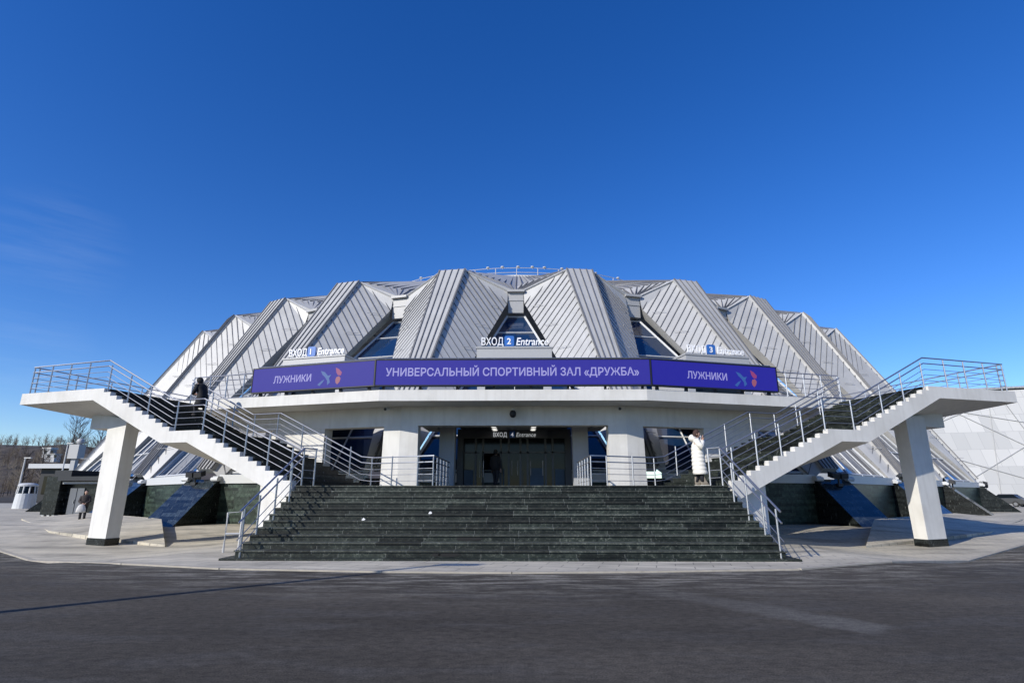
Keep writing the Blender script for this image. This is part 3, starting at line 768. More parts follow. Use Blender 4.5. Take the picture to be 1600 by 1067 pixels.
for x, y, z, lab in ((0.0, 22.5, 4.75, 'black dome security camera on the middle of the canopy beam'), (-5.1, 22.55, 4.88, 'small white security camera above the left corner pillar'), (4.35, 22.55, 4.88, 'small security camera by the right corner pillar')):
    t = thing('security_camera', lab, 'camera', (x, y, z))
    if x == 0:
        mb = MB(); mb.box(-.07, .07, y, 22.88, z + .02, z + .14); mb.build('bracket', M['frame'], t)
        mb = MB(); mb.ball((x, y, z - .08), (.14, .14, .16), 12, 8); mb.build('lens_dome', M['dark'], t, True)
    else:
        mb = MB(); mb.tube([(x, 22.93, z + .08), (x, y, z + .04)], .035, 6); mb.build('bracket', M['frame'], t)
        mb = MB(); mb.tube([(x - .02, y + .1, z + .04), (x - .05, y - .22, z - .03)], .075, 10); mb.build('body', M['frame'], t)
        mb = MB(); mb.tube([(x - .05, y - .22, z - .03), (x - .055, y - .24, z - .035)], .06, 10); mb.build('lens', M['dark'], t)

# ------------------------------------------------------------------ LED screens on the terrace edge
def screen(a, b, z0, z1, label, build):
    a, b = Vector((*a, 0)), Vector((*b, 0)); d = (b - a).normalized(); o = Vector((d.y, -d.x, 0)); ln = (b - a).length
    T = thing('led_screen', label, 'screen', (a + b) / 2 + Vector((0, 0, z0)), 'blue screens along the terrace edge')
    fr = lambda x, y, z: a + d * x + o * y + Vector((0, 0, z))
    mb = MB(); mb.box(0, ln, -.20, -.02, z0, z1, fr=fr); mb.box(-.0, ln, -.22, .01, z1, z1 + .035, fr=fr); mb.box(0, ln, -.22, .01, z0 - .04, z0, fr=fr)
    mb.box(-.035, 0, -.22, .01, z0 - .04, z1 + .035, fr=fr); mb.box(ln, ln + .035, -.22, .01, z0 - .04, z1 + .035, fr=fr); mb.build('housing', M['dark'], T)
    mb = MB(); mb.box(.02, ln - .02, -.02, .0, z0 + .01, z1 - .01, fr=fr); mb.build('display', M['led'], T)
    nb = max(3, int(ln / 1.35))
    for k in range(nb + 1):
        x = .3 + (ln - .6) * k / nb
        mb = MB(); mb.box(x - .04, x + .04, -.30, -.14, z0 - .26, z0 - .04, fr=fr); mb.build('bracket', M['dark'], T)
    mb = MB(); mb.tube([fr(0, -.3, z1 + .13), fr(ln, -.3, z1 + .13)], .03, 5)
    for k in range(nb + 1):
        x = .3 + (ln - .6) * k / nb; mb.tube([fr(x, -.3, z0 - .1), fr(x, -.3, z1 + .13)], .025, 5)
    mb.build('top_rail', M['steel'], T)
    build(T, fr, d, ln)
ZS0, ZS1 = KZ(5.47), KZ(6.42)
def b_mid(T, fr, d, ln):
    mb = MB(); put_text(mb, 'УНИВЕРСАЛЬНЫЙ СПОРТИВНЫЙ ЗАЛ «ДРУЖБА»', fr(.40, .001, ZS0 + .36), d, (0, 0, 1), ln - .84, .325, .006, bold=.016); mb.build('lettering', M['led_text'], T)
def b_side(T, fr, d, ln):
    xo = .27 if d.y > 0 else .185
    mb = MB(); put_text(mb, 'ЛУЖНИКИ', fr(ln * xo, .001, ZS0 + .33), d, (0, 0, 1), ln * .315, .30, .006, bold=.012); mb.build('lettering', M['led_text'], T)
    ex = ln * (xo + .40)
    def shape(pts, mat, name='emblem'):
        mb = MB(); mb.prism(pts, lambda x, z: fr(ex + x, .001, ZS0 + z), lambda x, z: fr(ex + x, .007, ZS0 + z)); mb.build(name, mat, T)
    shape([(-.05, .72), (.14, .66), (.30, .50), (.46, .54), (.36, .40), (.42, .22), (.30, .12), (.28, .30), (.18, .44), (.04, .56)], M['led_blue'])
    shape([(-.16, .16), (.02, .30), (.16, .36), (.06, .22), (-.06, .10)], M['led_blue'])
    shape([(.64, .82), (.80, .74), (.94, .60), (.90, .48), (.76, .50), (.68, .62)], M['led_red'])
    shape([(.70, .42), (.82, .46), (.90, .36), (.86, .22), (.76, .12), (.68, .20), (.66, .32)], M['led_orange'])
cl, crn = (-5.38, 21.34), (5.38, 21.34)
cs = lambda sx, s_: (sx * (5.42 + U[0] * s_), 21.35 + U[1] * s_)
screen(cl, crn, ZS0, ZS1, 'long blue screen reading УНИВЕРСАЛЬНЫЙ СПОРТИВНЫЙ ЗАЛ «ДРУЖБА» over the entrance', b_mid)
screen(cs(-1, 5.8), cs(-1, 0.02), ZS0, ZS1, 'pale washed-out blue screen reading ЛУЖНИКИ, left of the long screen', b_side)
screen(cs(1, .02), cs(1, 5.8), ZS0, ZS1, 'deep blue screen reading ЛУЖНИКИ, right of the long screen', b_side)

# ------------------------------------------------------------------ three porches with entrance signs on the terrace
def porch(cx, cy, ang, num):
    d = Vector((math.cos(ang), math.sin(ang), 0)); o = Vector((d.y, -d.x, 0)); c = Vector((cx, cy, 0))
    fr = lambda x, y, z: c + d * x + o * y + Vector((0, 0, z))
    names = {1: 'left of the middle', 2: 'in the middle', 3: 'right of the middle'}
    T = thing('entrance_porch', f'grey metal clad terrace porch under the sign with the number {num}', 'porch', (cx, cy, 5.3), 'porches on the terrace')
    mb = MB(); mb.box(-1.95, 1.95, -4.2, 0, 8.15, 8.85, fr=fr); mb.box(-2.0, 2.0, -4.2, .05, 8.85, 8.93, fr=fr); mb.build('roof_box', M['gray'], T)
    mb = MB(); mb.box(-1.9, -1.5, -4.2, -.05, 5.3, 8.15, fr=fr); mb.box(1.5, 1.9, -4.2, -.05, 5.3, 8.15, fr=fr); mb.build('wall', M['gray'], T)
    mb = MB(); mb.box(-1.5, -.03, -.5, -.42, 5.32, 8.1, fr=fr); mb.box(.03, 1.5, -.5, -.42, 5.32, 8.1, fr=fr); mb.build('door', M['glass_door'], T)
    S = thing('entrance_sign', f'white ВХОД {num} Entrance sign with blue number plate standing on a terrace porch', 'sign', fr(0, 0, 8.93), 'entrance signs on the porches')
    mb = MB()
    for x in (-1.4, -.5, .5, 1.4): mb.box(x - .02, x + .02, -.3, -.26, 8.93, 9.0, fr=fr)
    mb.box(-1.7, 1.8, -.3, -.26, 9.0, 9.04, fr=fr); mb.build('frame', M['steel'], S)
    mb = MB(); put_text(mb, 'ВХОД', fr(-1.72, -.2, 9.06), d, (0, 0, 1), 1.15, .42, .06, bold=.004)
    put_text(mb, 'Entrance', fr(.10, -.2, 9.06), d, (0, 0, 1), 1.68, .42, .06, bold=.012, shear=.2); mb.build('lettering', M['sign_white'], S)
    mb = MB(); put_text(mb, str(num), fr(-.26 - (.12 if num > 1 else .08), -.12, 9.1), d, (0, 0, 1), None, .34, .02, bold=.02); mb.build('numeral', M['sign_white'], S)
    mb = MB(); rr = []
    for qx, qz, a0 in ((.17, .2, 0), (-.17, .2, 90), (-.17, -.2, 180), (.17, -.2, 270)):
        for k in range(4): rr.append((qx + .08 * math.cos(R(a0 + 30 * k)), qz + .08 * math.sin(R(a0 + 30 * k))))
    mb.prism(rr, lambda x, z: fr(-.26 + x, -.22, 9.27 + z), lambda x, z: fr(-.26 + x, -.125, 9.27 + z)); mb.build('number_plate', M['sign_blue'], S)
porch(0, 28.0, 0, 2); porch(-11.2, 30.0, R(-14), 1); porch(11.2, 30.0, R(14), 3)

# ------------------------------------------------------------------ railings
def railing(label, base, posts, group, rails=((1.05, .026), (.84, .022), (.62, .011), (.42, .011), (.2, .011)), h=1.03, ends=None):
    base = [Vector(p) for p in base]
    T = thing('railing', label, 'railing', base[0], group)
    for z, r in rails:
        mb = MB(); mb.tube([p + Vector((0, 0, z)) for p in base], r, 6); mb.build('handrail' if r > .015 else 'rail', M['steel'], T)
    for p in posts:
        p = Vector(p); mb = MB(); mb.tube([p + Vector((0, 0, -.04)), p + Vector((0, 0, h))], .025, 6); mb.build('post', M['steel'], T)
    return T
def lerp(a, b, t): return Vector(a) + (Vector(b) - Vector(a)) * t
def posts_on(a, b, n, skip0=False): return [lerp(a, b, (k + (1 if skip0 else 0)) / (n - (0 if skip0 else 1))) for k in range(n)]
RGRP = 'stainless steel stair and terrace railings'
for sx in (-1, 1):
    f = FR(sx); side = 'left' if sx < 0 else 'right'
    # main stairs side rail: overhangs its lowest post
    b0 = Vector((sx * 6.5, 14.0, .02)); b1 = Vector((sx * 6.5, 17.72, ZL + .02)); b2 = Vector((sx * 6.5 - sx * .35, 17.9, ZL))
    ex = b0 + Vector((0, -.35, -.17))
    T = railing(f'steel handrail down the {side} edge of the wide granite stairs', [b0, b1, b2], [(sx * 6.5, 14.25, .08), (sx * 6.5, 15.0, .40), (sx * 6.5, 15.95, .86), (sx * 6.5, 16.9, 1.32), (sx * 6.5, 17.72, ZL), (sx * 6.18, 17.88, ZL)], RGRP,
                rails=((1.12, .026), (.86, .022), (.45, .011), (.22, .011)), h=1.12)
    # near side of the flight and round the top landing
    w = .10
    n0 = f(-.25, w, ZL); n1 = f(.0, w, ZL + .12); n2 = f(3.95, w, ZM + .02); n3 = f(5.2, w, ZM + .02); n4 = f(8.65, w, ZT + .02); n5 = f(12.6, w, ZT + .01); n6 = f(12.6, 9.0, ZT + .05)
    P = [f(.15, w, ZL + .12)] + [f(.15 + 3.7 * k / 4, w, ZL + RI + RI * int((.15 + 3.7 * k / 4) / .35)) for k in range(1, 5)] + [f(5.05, w, ZM)] + \
        [f(5.35 + 3.15 * k / 3, w, ZM + RI + RI * int(3.15 * k / 3 / .335)) for k in range(1, 4)] + [f(8.65 + 3.9 * k / 4, w, ZT) for k in range(1, 5)] + [f(12.6, 1.5 * k + .3, ZT) for k in range(0, 6)]
    railing(f'steel railing along the near edge and top landing of the {side} side staircase', [n0, n1, n2, n3, n4, n5, n6], P, RGRP)
    # far side of the flight, level guard beside the pillar and return to the doors
    w = 3.86
    far = [f(8.65, w, ZT), f(5.2, w, ZM + .02), f(3.85, w, ZM + .02), f(.0, w, ZL + .05), f(-.5, w, ZL), Vector((sx * 2.75, 19.9, ZL)), Vector((sx * 2.75, 24.4, ZL))]
    Pp = [f(8.6, w, ZT - .1), f(7.4, w, ZM + RI * 7), f(6.2, w, ZM + RI * 3), f(5.1, w, ZM), f(3.95, w, ZM)] + [f(3.85 - 1.12 * k, w, ZM - RI * int(1.12 * k / .35)) for k in range(1, 4)] + [f(-.45, w, ZL)] + \
        [Vector((sx * x, 19.9 + .0, ZL)) for x in (4.2, 3.3, 2.75)] + [Vector((sx * 2.75, 19.9 + .9 * k, ZL)) for k in range(1, 6)]
    railing(f'steel railing on the inner edge of the {side} side staircase, passing a canopy pillar', far, Pp, RGRP)
    # terrace edge beyond the screen, and a second one along the back of the deck
    b = f(8.9, 4.2, DZ1)
    railing(f'steel railing on the terrace edge beyond the {side} ЛУЖНИКИ screen', [f(5.2, 4.2, DZ1), b], posts_on(f(5.3, 4.2, DZ1), b, 5), RGRP)
    a = Vector((sx * 13.3, 28.9, DZ1)); b = f(12.55, 9.1, DZ1)
    railing(f'steel railing at the back of the {side} terrace below the roof legs', [a, b], posts_on(a, b, 4), RGRP)

# ------------------------------------------------------------------ floodlights on the granite feet
def flood(L, dd, tt, label, s=1.0):
    a, t = L['a'], L['t']; c = L['Hn'] + a * dd + t * tt
    ln = (L['F'] - L['Hn']); ln.z = 0
    c.z = 2.3 * (1 - (dd - .1) / (ln.length + .25)) + .02
    T = thing('floodlight', label, 'floodlight', c, 'black floodlights on the granite feet')
    f = lambda x, y, z: c + t * x * s + a * y * s + Vector((0, 0, z * s))
    mb = MB(); mb.box(-.16, .16, -.12, .12, -.12, .04, fr=f); mb.tube([f(0, 0, 0), f(0, 0, .42)], .05, 6); mb.build('stand', M['dark'], T)
    for q in (-1, 1):
        mb = MB(); mb.hexa([f(q * .05, -.12, .36), f(q * .52, -.16, .40), f(q * .52, .16, .30), f(q * .05, .18, .26), f(q * .05, -.08, .62), f(q * .52, -.12, .66), f(q * .52, .20, .56), f(q * .05, .22, .52)])
        h = mb.build('lamp_head', M['dark'], T)
        mb = MB(); mb.hexa([f(q * .09, -.115, .41), f(q * .48, -.155, .44), f(q * .48, -.145, .44), f(q * .09, -.105, .41), f(q * .09, -.095, .59), f(q * .48, -.135, .62), f(q * .48, -.125, .62), f(q * .09, -.085, .59)])
        mb.build('lens', M['lampglass'], h)
flood(legs[5], .35, -.3, 'black twin floodlight on the granite foot beside the left staircase')
flood(legs[8], .45, .1, 'black twin floodlight on the shaded granite foot under the right staircase')
flood(legs[10], .5, -.2, 'black twin floodlight on a granite foot, right of the tall right pillar')
flood(legs[11], .5, -.4, 'black twin floodlight on a far right granite foot, nearer of the pair')
flood(legs[11], .75, .6, 'black twin floodlight on a far right granite foot, farther of the pair')

# ------------------------------------------------------------------ dark kiosk at the far left foot
kd = Vector((.975, -.222, 0)); ko = Vector((-.222, -.975, 0)); kc = Vector((-33.95, 41.0, 0))
kf = lambda x, y, z: kc + kd * x + ko * y + Vector((0, 0, z))
K = thing('entrance_kiosk', 'low black granite kiosk with two pale doors between the feet on the far left', 'kiosk', kf(3, 0, 0))
mb = MB(); mb.box(0, 1.3, -3, 0, .12, 2.75, fr=kf); mb.box(1.3, 6.4, -3, -.55, .05, 2.45, fr=kf); mb.box(5.6, 6.4, -.55, 0, .05, 2.45, fr=kf); mb.build('wall', M['granite_black'], K)
mb = MB(); mb.box(1.3, 6.8, -3, .25, 2.45, 2.75, fr=kf); mb.box(.35, 1.9, -2.5, -.2, 2.75, 3.2, fr=kf); mb.build('roof', M['dark'], K)
mb = MB(); mb.box(1.32, 6.4, -.2, -.12, 2.24, 2.40, fr=kf); mb.build('light_band', M['plaster_gray'], K)
M['door_gray'] = simple('dark_grey_door', (.11, .12, .135), .5, .1, .1)
for x in (1.75, 2.42):
    mb = MB(); mb.box(x, x + .6, -.55, -.47, .15, 1.95, fr=kf); d = mb.build('door', M['door_gray'], K)
    mb = MB(); mb.box(x + .5, x + .54, -.47, -.41, .9, 1.15, fr=kf); mb.build('handle', M['steel'], d)
for x in (.2, .7, 1.15):
    mb = MB(); mb.box(x - .12, x + .12, -.35, -.05, -.05, .14, fr=kf); mb.build('plinth_block', M['flash'], K)

# white tubular frame beside the left stairs
T = thing('barrier_frame', 'small white tubular barrier frame beside the foot of the left handrail', 'barrier', (-7.7, 15.9, 0))
bx = Vector((-7.75, 15.9, 0)); mb = MB()
mb.tube([bx + Vector((0, 0, 0)), bx + Vector((0, 0, 1.05)), bx + Vector((.36, .1, 1.08)), bx + Vector((.36, .1, 0))], .03, 6); mb.build('frame', M['flash'], T)
mb = MB(); mb.tube([bx + Vector((0, 0, .5)), bx + Vector((.36, .1, .5))], .03, 6); mb.build('crossbar', M['flash'], T)
# litter on the stairs
for i, (x, k, lab) in enumerate(((-3.95, 4, 'crumpled white paper scrap on a granite step, left of the other'), (-2.2, 5, 'torn white paper scrap lying on a granite step near the middle'))):
    y = 14.22 + .34 * k + .12; z = .08 + RS * (k + 1)
    mb = MB(); p = Vector((x, y, z)); mb.poly([p + Vector(q) * .6 for q in ((-.07, 0, .004), (.05, -.05, .01), (.08, .05, .05), (-.02, .06, .12))]); mb.poly([p + Vector(q) * .6 for q in ((-.07, 0, .004), (-.02, .06, .12), (-.09, .08, .03))])
    tag(mb.build('paper_scrap', M['paper']), lab, 'litter')

# ------------------------------------------------------------------ background left: booth, lamp posts, building, hill, trees
def lathe(mb, c, prof, n=20, mi=0):
    mb.loft([[Vector((c[0] + r * math.cos(2 * math.pi * k / n), c[1] + r * math.sin(2 * math.pi * k / n), c[2] + z)) for k in range(n)] for r, z in prof], mi)
B = thing('security_booth', 'round white booth with a band of windows on the far left plaza', 'booth', (-53.4, 62, 0))
mb = MB(); lathe(mb, (-53.4, 62, 0), [(1.0, 0), (.9, 1.6)]); mb.build('body', M['frame'], B, False)
mb = MB(); lathe(mb, (-53.4, 62, 0), [(.85, 1.6), (.78, 2.35)]); mb.build('window_band', M['glass_door'], B)
mb = MB()
for k in range(10):
    a = 2 * math.pi * k / 10; mb.tube([(-53.4 + .87 * math.cos(a), 62 + .87 * math.sin(a), 1.6), (-53.4 + .80 * math.cos(a), 62 + .80 * math.sin(a), 2.4)], .07, 5)
mb.build('mullion', M['frame'], B)
mb = MB(); lathe(mb, (-53.4, 62, 0), [(.88, 2.35), (.9, 2.5), (.7, 2.66), (.1, 2.72)]); mb.build('roof', M['frame'], B)
def lamp_post(x, y, h, label, arm=.8, mat=M['flash']):
    T = thing('lamp_post', label, 'lamp post', (x, y, 0), 'lamp posts')
    mb = MB(); mb.tube([(x, y, 0), (x, y, h * .5), (x, y, h)], .14, 8, 0, .07); mb.build('pole', mat, T)
    mb = MB(); mb.box(x - .1, x + arm, y - .12, y + .12, h - .02, h + .1); mb.build('lamp_head', mat, T)
lamp_post(-65.0, 74, 6.1, 'pale grey lamp post behind the round white booth')
lamp_post(-66.2, 82, 8.7, 'pale grey lamp post rising behind the black kiosk roof')
lamp_post(-14.0, 1.35, 9.4, 'lamp post outside the picture on the left, its shadow crossing the asphalt')
BL = thing('pavilion', 'low white pavilion with flat roof behind the kiosk on the far left', 'building', (-104, 130, 0))
mb = MB(); mb.box(-110, -98, 130, 140, 0, 7.2); mb.build('wall', M['dark'], BL)
mb = MB(); mb.box(-112, -96, 128.5, 141, 7.2, 8.2); mb.build('roof', M['frame'], BL)
mb = MB()
for k in range(5): mb.box(-109 + 2.2 * k, -107.4 + 2.2 * k, 129.9, 129.98, 1.5, 5.5)
mb.build('window', M['glass_door'], BL)
TW = thing('plant_tower', 'grey boxy plant cabin raised on a stem beside the dome on the far left', 'cabin', (-82, 102, 0))
mb = MB(); mb.box(-81.3, -79.5, 101, 102.7, 7.7, 10.2); mb.build('cabin', M['gray'], TW)
mb = MB(); mb.box(-80.8, -80.0, 101.4, 102.2, 0, 7.7); mb.build('stem', M['plaster_gray'], TW)
mb = MB(); mb.ball((-80.2, 102, 10.8), (.65, .55, .6), 12, 8); mb.build('dish', M['gray'], TW, True)

# hill
mb = MB(); NX, NY = 60, 14
def hz(x, y):
    r_ = (y - 250) / 260.0
    base = 42 * sstep(r_, 0, 1) * (1 - .0 * x)
    base *= .84 + .16 * math.sin(x * .013 + 1.2) + .08 * math.sin(x * .041) + .05 * math.sin(x * .09 + y * .05)
    return base * sstep(-x, 30, 150) - .5
vs = []
for j in range(NY + 1):
    for i in range(NX + 1):
        x = -1100 + 1100 * i / NX; y = 250 + 380 * j / NY; vs.append((x, y, hz(x, y)))
mb.add(vs, [(j * (NX + 1) + i, j * (NX + 1) + i + 1, (j + 1) * (NX + 1) + i + 1, (j + 1) * (NX + 1) + i) for j in range(NY) for i in range(NX)])
kind(mb.build('hill', M['hill'], smooth=True), 'structure')
def twig_tree(mb, x, y, z, h, r_, n=34, thick=1.0, mi=0):
    """bare crown: trunk, limbs and many thin branch blades spread through the crown"""
    top = Vector((x + r_.uniform(-.05, .05) * h, y, z + h * .8)); b = Vector((x, y, z))
    mb.tube([b, b + (top - b) * .5, top], .011 * h * thick, 4, mi, .004 * h)
    for k in range(n):
        f = r_.uniform(.2, .98); p = b + (top - b) * f; a = r_.uniform(0, 6.28); el = r_.uniform(.35, 1.15)
        l = h * r_.uniform(.16, .38) * (1.15 - .55 * f)
        d = Vector((math.cos(a) * math.cos(el), math.sin(a) * math.cos(el) * .7, math.sin(el)))
        q = p + d * l * .5 + Vector((0, 0, l * .06)); e = p + d * l + Vector((0, 0, l * .15))
        w = .007 * h * thick * (1.2 - f)
        s = Vector((w, 0, 0))
        mb.add([p - s, p + s, q + s * .6, q - s * .6, e], [(0, 1, 2, 3), (3, 2, 4)], mi)
        for u in range(3):
            d2 = (d + Vector((r_.uniform(-.8, .8), r_.uniform(-.4, .4), r_.uniform(-.2, .7)))).normalized(); p2 = p + d * l * r_.uniform(.3, .9); e2 = p2 + d2 * l * r_.uniform(.35, .7); s2 = s * .55
            mb.add([p2 - s2, p2 + s2, e2], [(0, 1, 2)], mi)
mb = MB(); r_ = random.Random(5)
for k in range(820):
    y = 262 + 330 * r_.random() ** 1.2; x = -y * r_.uniform(.62, 1.25); z = hz(x, y)
    twig_tree(mb, x, y, z - .5, r_.uniform(8, 14), r_, 40, 1.25, r_.choice((0, 0, 1)))
M['twigs_pale'] = simple('pale_bare_branches', (.16, .135, .105), .95, 0, .4, .12)
wd = mb.build('hillside_wood', [M['twigs'], M['twigs_pale']]); kind(wd, 'stuff'); wd['label'] = 'brown leafless wood covering the hillside on the far left'; wd['category'] = 'woodland'
for i, (x, y, h, lab) in enumerate(((-122, 150, 20, 'tall bare tree behind the plant cabin, leaning right'), (-112, 140, 20.5, 'bare tree with upright branches above the kiosk'), (-104, 138, 19.0, 'bare tree just left of the tall left pillar'), (-135, 160, 15, 'shorter bare tree above the round booth'), (-128, 146, 12, 'small bare tree in front of the hillside wood'))):
    T = thing('bare_tree', lab, 'tree', (x, y, 0), 'bare trees on the far left')
    mb = MB(); rr = random.Random(40 + i); lean = (4 if i == 0 else rr.uniform(-1, 1.5))
    mb.tube([(x, y, 0), (x + lean * .3, y, h * .45), (x + lean, y, h * .9)], .26, 6, 0, .07); mb.build('trunk', M['wood'], T)
    mb = MB()
    for k in range(46):
        f = rr.uniform(.35, .95); p = Vector((x + lean * f, y, h * f)); a = rr.uniform(0, 6.28); el = rr.uniform(.5, 1.2); l = h * rr.uniform(.12, .3) * (1.2 - .6 * f)
        d = Vector((math.cos(a) * math.cos(el), math.sin(a) * math.cos(el), math.sin(el)))
        mb.tube([p, p + d * l * .5, p + d * l + Vector((0, 0, .1 * l))], .055, 3, 0, .02)
        for u in range(4):
            p2 = p + d * l * rr.uniform(.3, .95); d2 = (d + Vector((rr.uniform(-.7, .7), rr.uniform(-.7, .7), rr.uniform(-.1, .7)))).normalized()
            mb.tube([p2, p2 + d2 * l * rr.uniform(.3, .6)], .03, 3, 0, .012)
    mb.build('crown', M['wood'], T)
for i, (x, y, w, h, d, lab) in enumerate(((-560, 590, 62, 7, 6, 'long pale building along the top of the hill at the left edge'), (-482, 560, 12, 8, 8, 'small white house standing on the hilltop'), (-364, 430, 12, 8, 6, 'grey house half hidden in the hillside wood'), (-352, 420, 14, 4, 6, 'low white house on the hillside, right of the grey one'))):
    z = hz(x, y); T = thing('hill_house', lab, 'building', (x, y, z), 'houses on the hill')
    up = 1 if i == 0 else 3.5; w *= .5; h *= .5
    mb = MB(); mb.box(x - w / 2, x + w / 2, y, y + d, z - 2, z + up + h * .7); mb.build('wall', M['frame'] if i != 2 else M['plaster_gray'], T)
    mb = MB(); mb.box(x - w / 2 - .6, x + w / 2 + .6, y - .6, y + d + .6, z + up + h * .7, z + up + h); mb.build('roof', M['flash'], T)
    mb = MB()
    for k in range(max(2, int(w / 5))): mb.box(x - w / 2 + 1.5 + 5 * k, x - w / 2 + 3.5 + 5 * k, y - .12, y - .02, z + up - 1, z + up + h * .45)
    mb.build('window', M['glass_door'], T)

# ------------------------------------------------------------------ background right: the white hall and parked cars
HB = thing('white_hall', 'large white panelled hall with criss-crossing grey lines behind the dome on the right', 'hall', (92, 110, 0))
ha = Vector((66, 118, 0)); hb_ = Vector((128, 98, 0)); hd = (hb_ - ha).normalized(); ho = Vector((hd.y, -hd.x, 0)); hl = (hb_ - ha).length
me_fr = lambda x, y, z: ha + hd * x + ho * y + Vector((0, 0, z))
lean = 1.6
mb = MB(); mb.hexa([me_fr(0, 0, 0), me_fr(hl, 0, 0), me_fr(hl, -30, 0), me_fr(0, -30, 0), me_fr(0, -lean, 21.2), me_fr(hl, -lean, 21.3), me_fr(hl, -30, 21.3), me_fr(0, -30, 21.2)])
hw = mb.build('wall', M['hall'], HB)
mb = MB(); mb.hexa([me_fr(-.3, -lean + .25, 21.2), me_fr(hl, -lean + .25, 22.0), me_fr(hl, -30, 22.0), me_fr(-.3, -30, 21.2), me_fr(-.3, -lean + .25, 21.9), me_fr(hl, -lean + .25, 21.3), me_fr(hl, -30, 21.3), me_fr(-.3, -30, 21.9)]); mb.build('roof_edge', M['frame'], HB)
wp = lambda x, z: me_fr(x, .08 - lean * z / 21.0, z)
mb = MB()
for (x0, z0, x1, z1) in ((2, 20, 11, 1), (10, 1, 17, 20), (2, 15, 34, 3), (4, 9, 30, 20), (15, 20, 19, 1), (18, 20, 44, 2), (20, 3, 46, 19), (30, 20, 37, 1), (26, 1, 28, 20), (4, 3, 22, 18), (12, 20, 40, 13)):
    mb.tube([wp(x0, z0), wp(x1, z1)], .07, 4)
mb.build('facade_line', M['hall_line'], HB)
def car(x, y, ang, paint, label, s=1.0):
    T = thing('parked_car', label, 'car', (x, y, .05), 'cars parked by the white hall')
    d = Vector((math.cos(ang), math.sin(ang), 0)); o = Vector((-d.y, d.x, 0)); c = Vector((x, y, .05))
    f = lambda a, b, z: c + d * a + o * b + Vector((0, 0, z))
    prof = [(-2.2, .35), (-2.25, .75), (-2.05, .95), (-1.2, 1.02), (.75, 1.0), (1.9, .88), (2.2, .7), (2.2, .35)]
    mb = MB(); mb.prism(prof, lambda a, z: f(a, -.86, z), lambda a, z: f(a, .86, z)); mb.build('body', paint, T, bevel=.04)
    mb = MB(); mb.hexa([f(-1.75, -.78, .98), f(1.05, -.78, .98), f(1.05, .78, .98), f(-1.75, .78, .98), f(-1.2, -.62, 1.42), f(.35, -.62, 1.42), f(.35, .62, 1.42), f(-1.2, .62, 1.42)]); mb.build('window', M['glass_door'], T)
    mb = MB(); mb.hexa([f(-1.25, -.66, 1.42), f(.4, -.66, 1.42), f(.4, .66, 1.42), f(-1.25, .66, 1.42), f(-1.1, -.55, 1.5), f(.25, -.55, 1.5), f(.25, .55, 1.5), f(-1.1, .55, 1.5)]); mb.build('roof', paint, T)
    for a in (-1.35, 1.35):
        for b in (-.84, .84):
            mb = MB(); mb.tube([f(a, b - .1, .33), f(a, b + .1, .33)], .33, 14); w_ = mb.build('wheel', M['rubber'], T)
            mb = MB(); mb.tube([f(a, b - .11, .33), f(a, b + .11, .33)], .2, 10); mb.build('rim', M['steel'], w_)
car(66.5, 74.5, R(170), M['carpaint'], 'white car parked in front of the white hall on the far right')
car(60.2, 72.5, R(120), M['carpaint2'], 'dark grey car half hidden behind the last granite foot on the right')

# ------------------------------------------------------------------ people
def skin_obj(nodes, edges, name, mats, parent, sub=1, extra=None):
    me = bpy.data.meshes.new('rig'); names = list(nodes)
    me.from_pydata([nodes[k][0] for k in names], [(names.index(a), names.index(b)) for a, b in edges], [])
    o = bpy.data.objects.new('rig', me); COL.objects.link(o)
    sk = o.modifiers.new('skin', 'SKIN'); ss = o.modifiers.new('sub', 'SUBSURF'); ss.levels = sub; ss.render_levels = sub
    if not me.skin_vertices: me.attributes.new('skin', 'FLOAT', 'POINT')
    lay = me.skin_vertices[0].data
    for i, k in enumerate(names):
        r = nodes[k][1]; lay[i].radius = (r, r) if isinstance(r, (int, float)) else r
        lay[i].use_root = (k == 'pelvis')
    bpy.context.view_layer.update()
    ev = o.evaluated_get(bpy.context.evaluated_depsgraph_get()); m2 = bpy.data.meshes.new_from_object(ev)
    vs = [v.co.copy() for v in m2.vertices]; fs = [tuple(p.vertices) for p in m2.polygons]
    bpy.data.objects.remove(o); bpy.data.meshes.remove(m2)
    return vs, fs
SKIN = simple('skin', (.50, .31, .23), .6, 0, .05); 
def cloth(name, c, rough=.85): return simple(name, c, rough, 0, .2, 9)
CB = cloth('black_coat_fabric', (.012, .012, .014)); CD = cloth('dark_brown_jacket', (.035, .028, .027)); CP = cloth('dark_trousers', (.014, .015, .02))
CW = simple('cream_puffer_fabric', (.74, .71, .63), .6, 0, .05, 6); BOOT = cloth('tan_suede', (.22, .19, .15)); SOLE = cloth('pale_sole', (.6, .58, .52)); HAIR = cloth('brown_hair', (.045, .022, .016)); HAIRB = cloth('black_hair', (.01, .009, .009))
BAGW = cloth('white_bag_fabric', (.55, .54, .52))
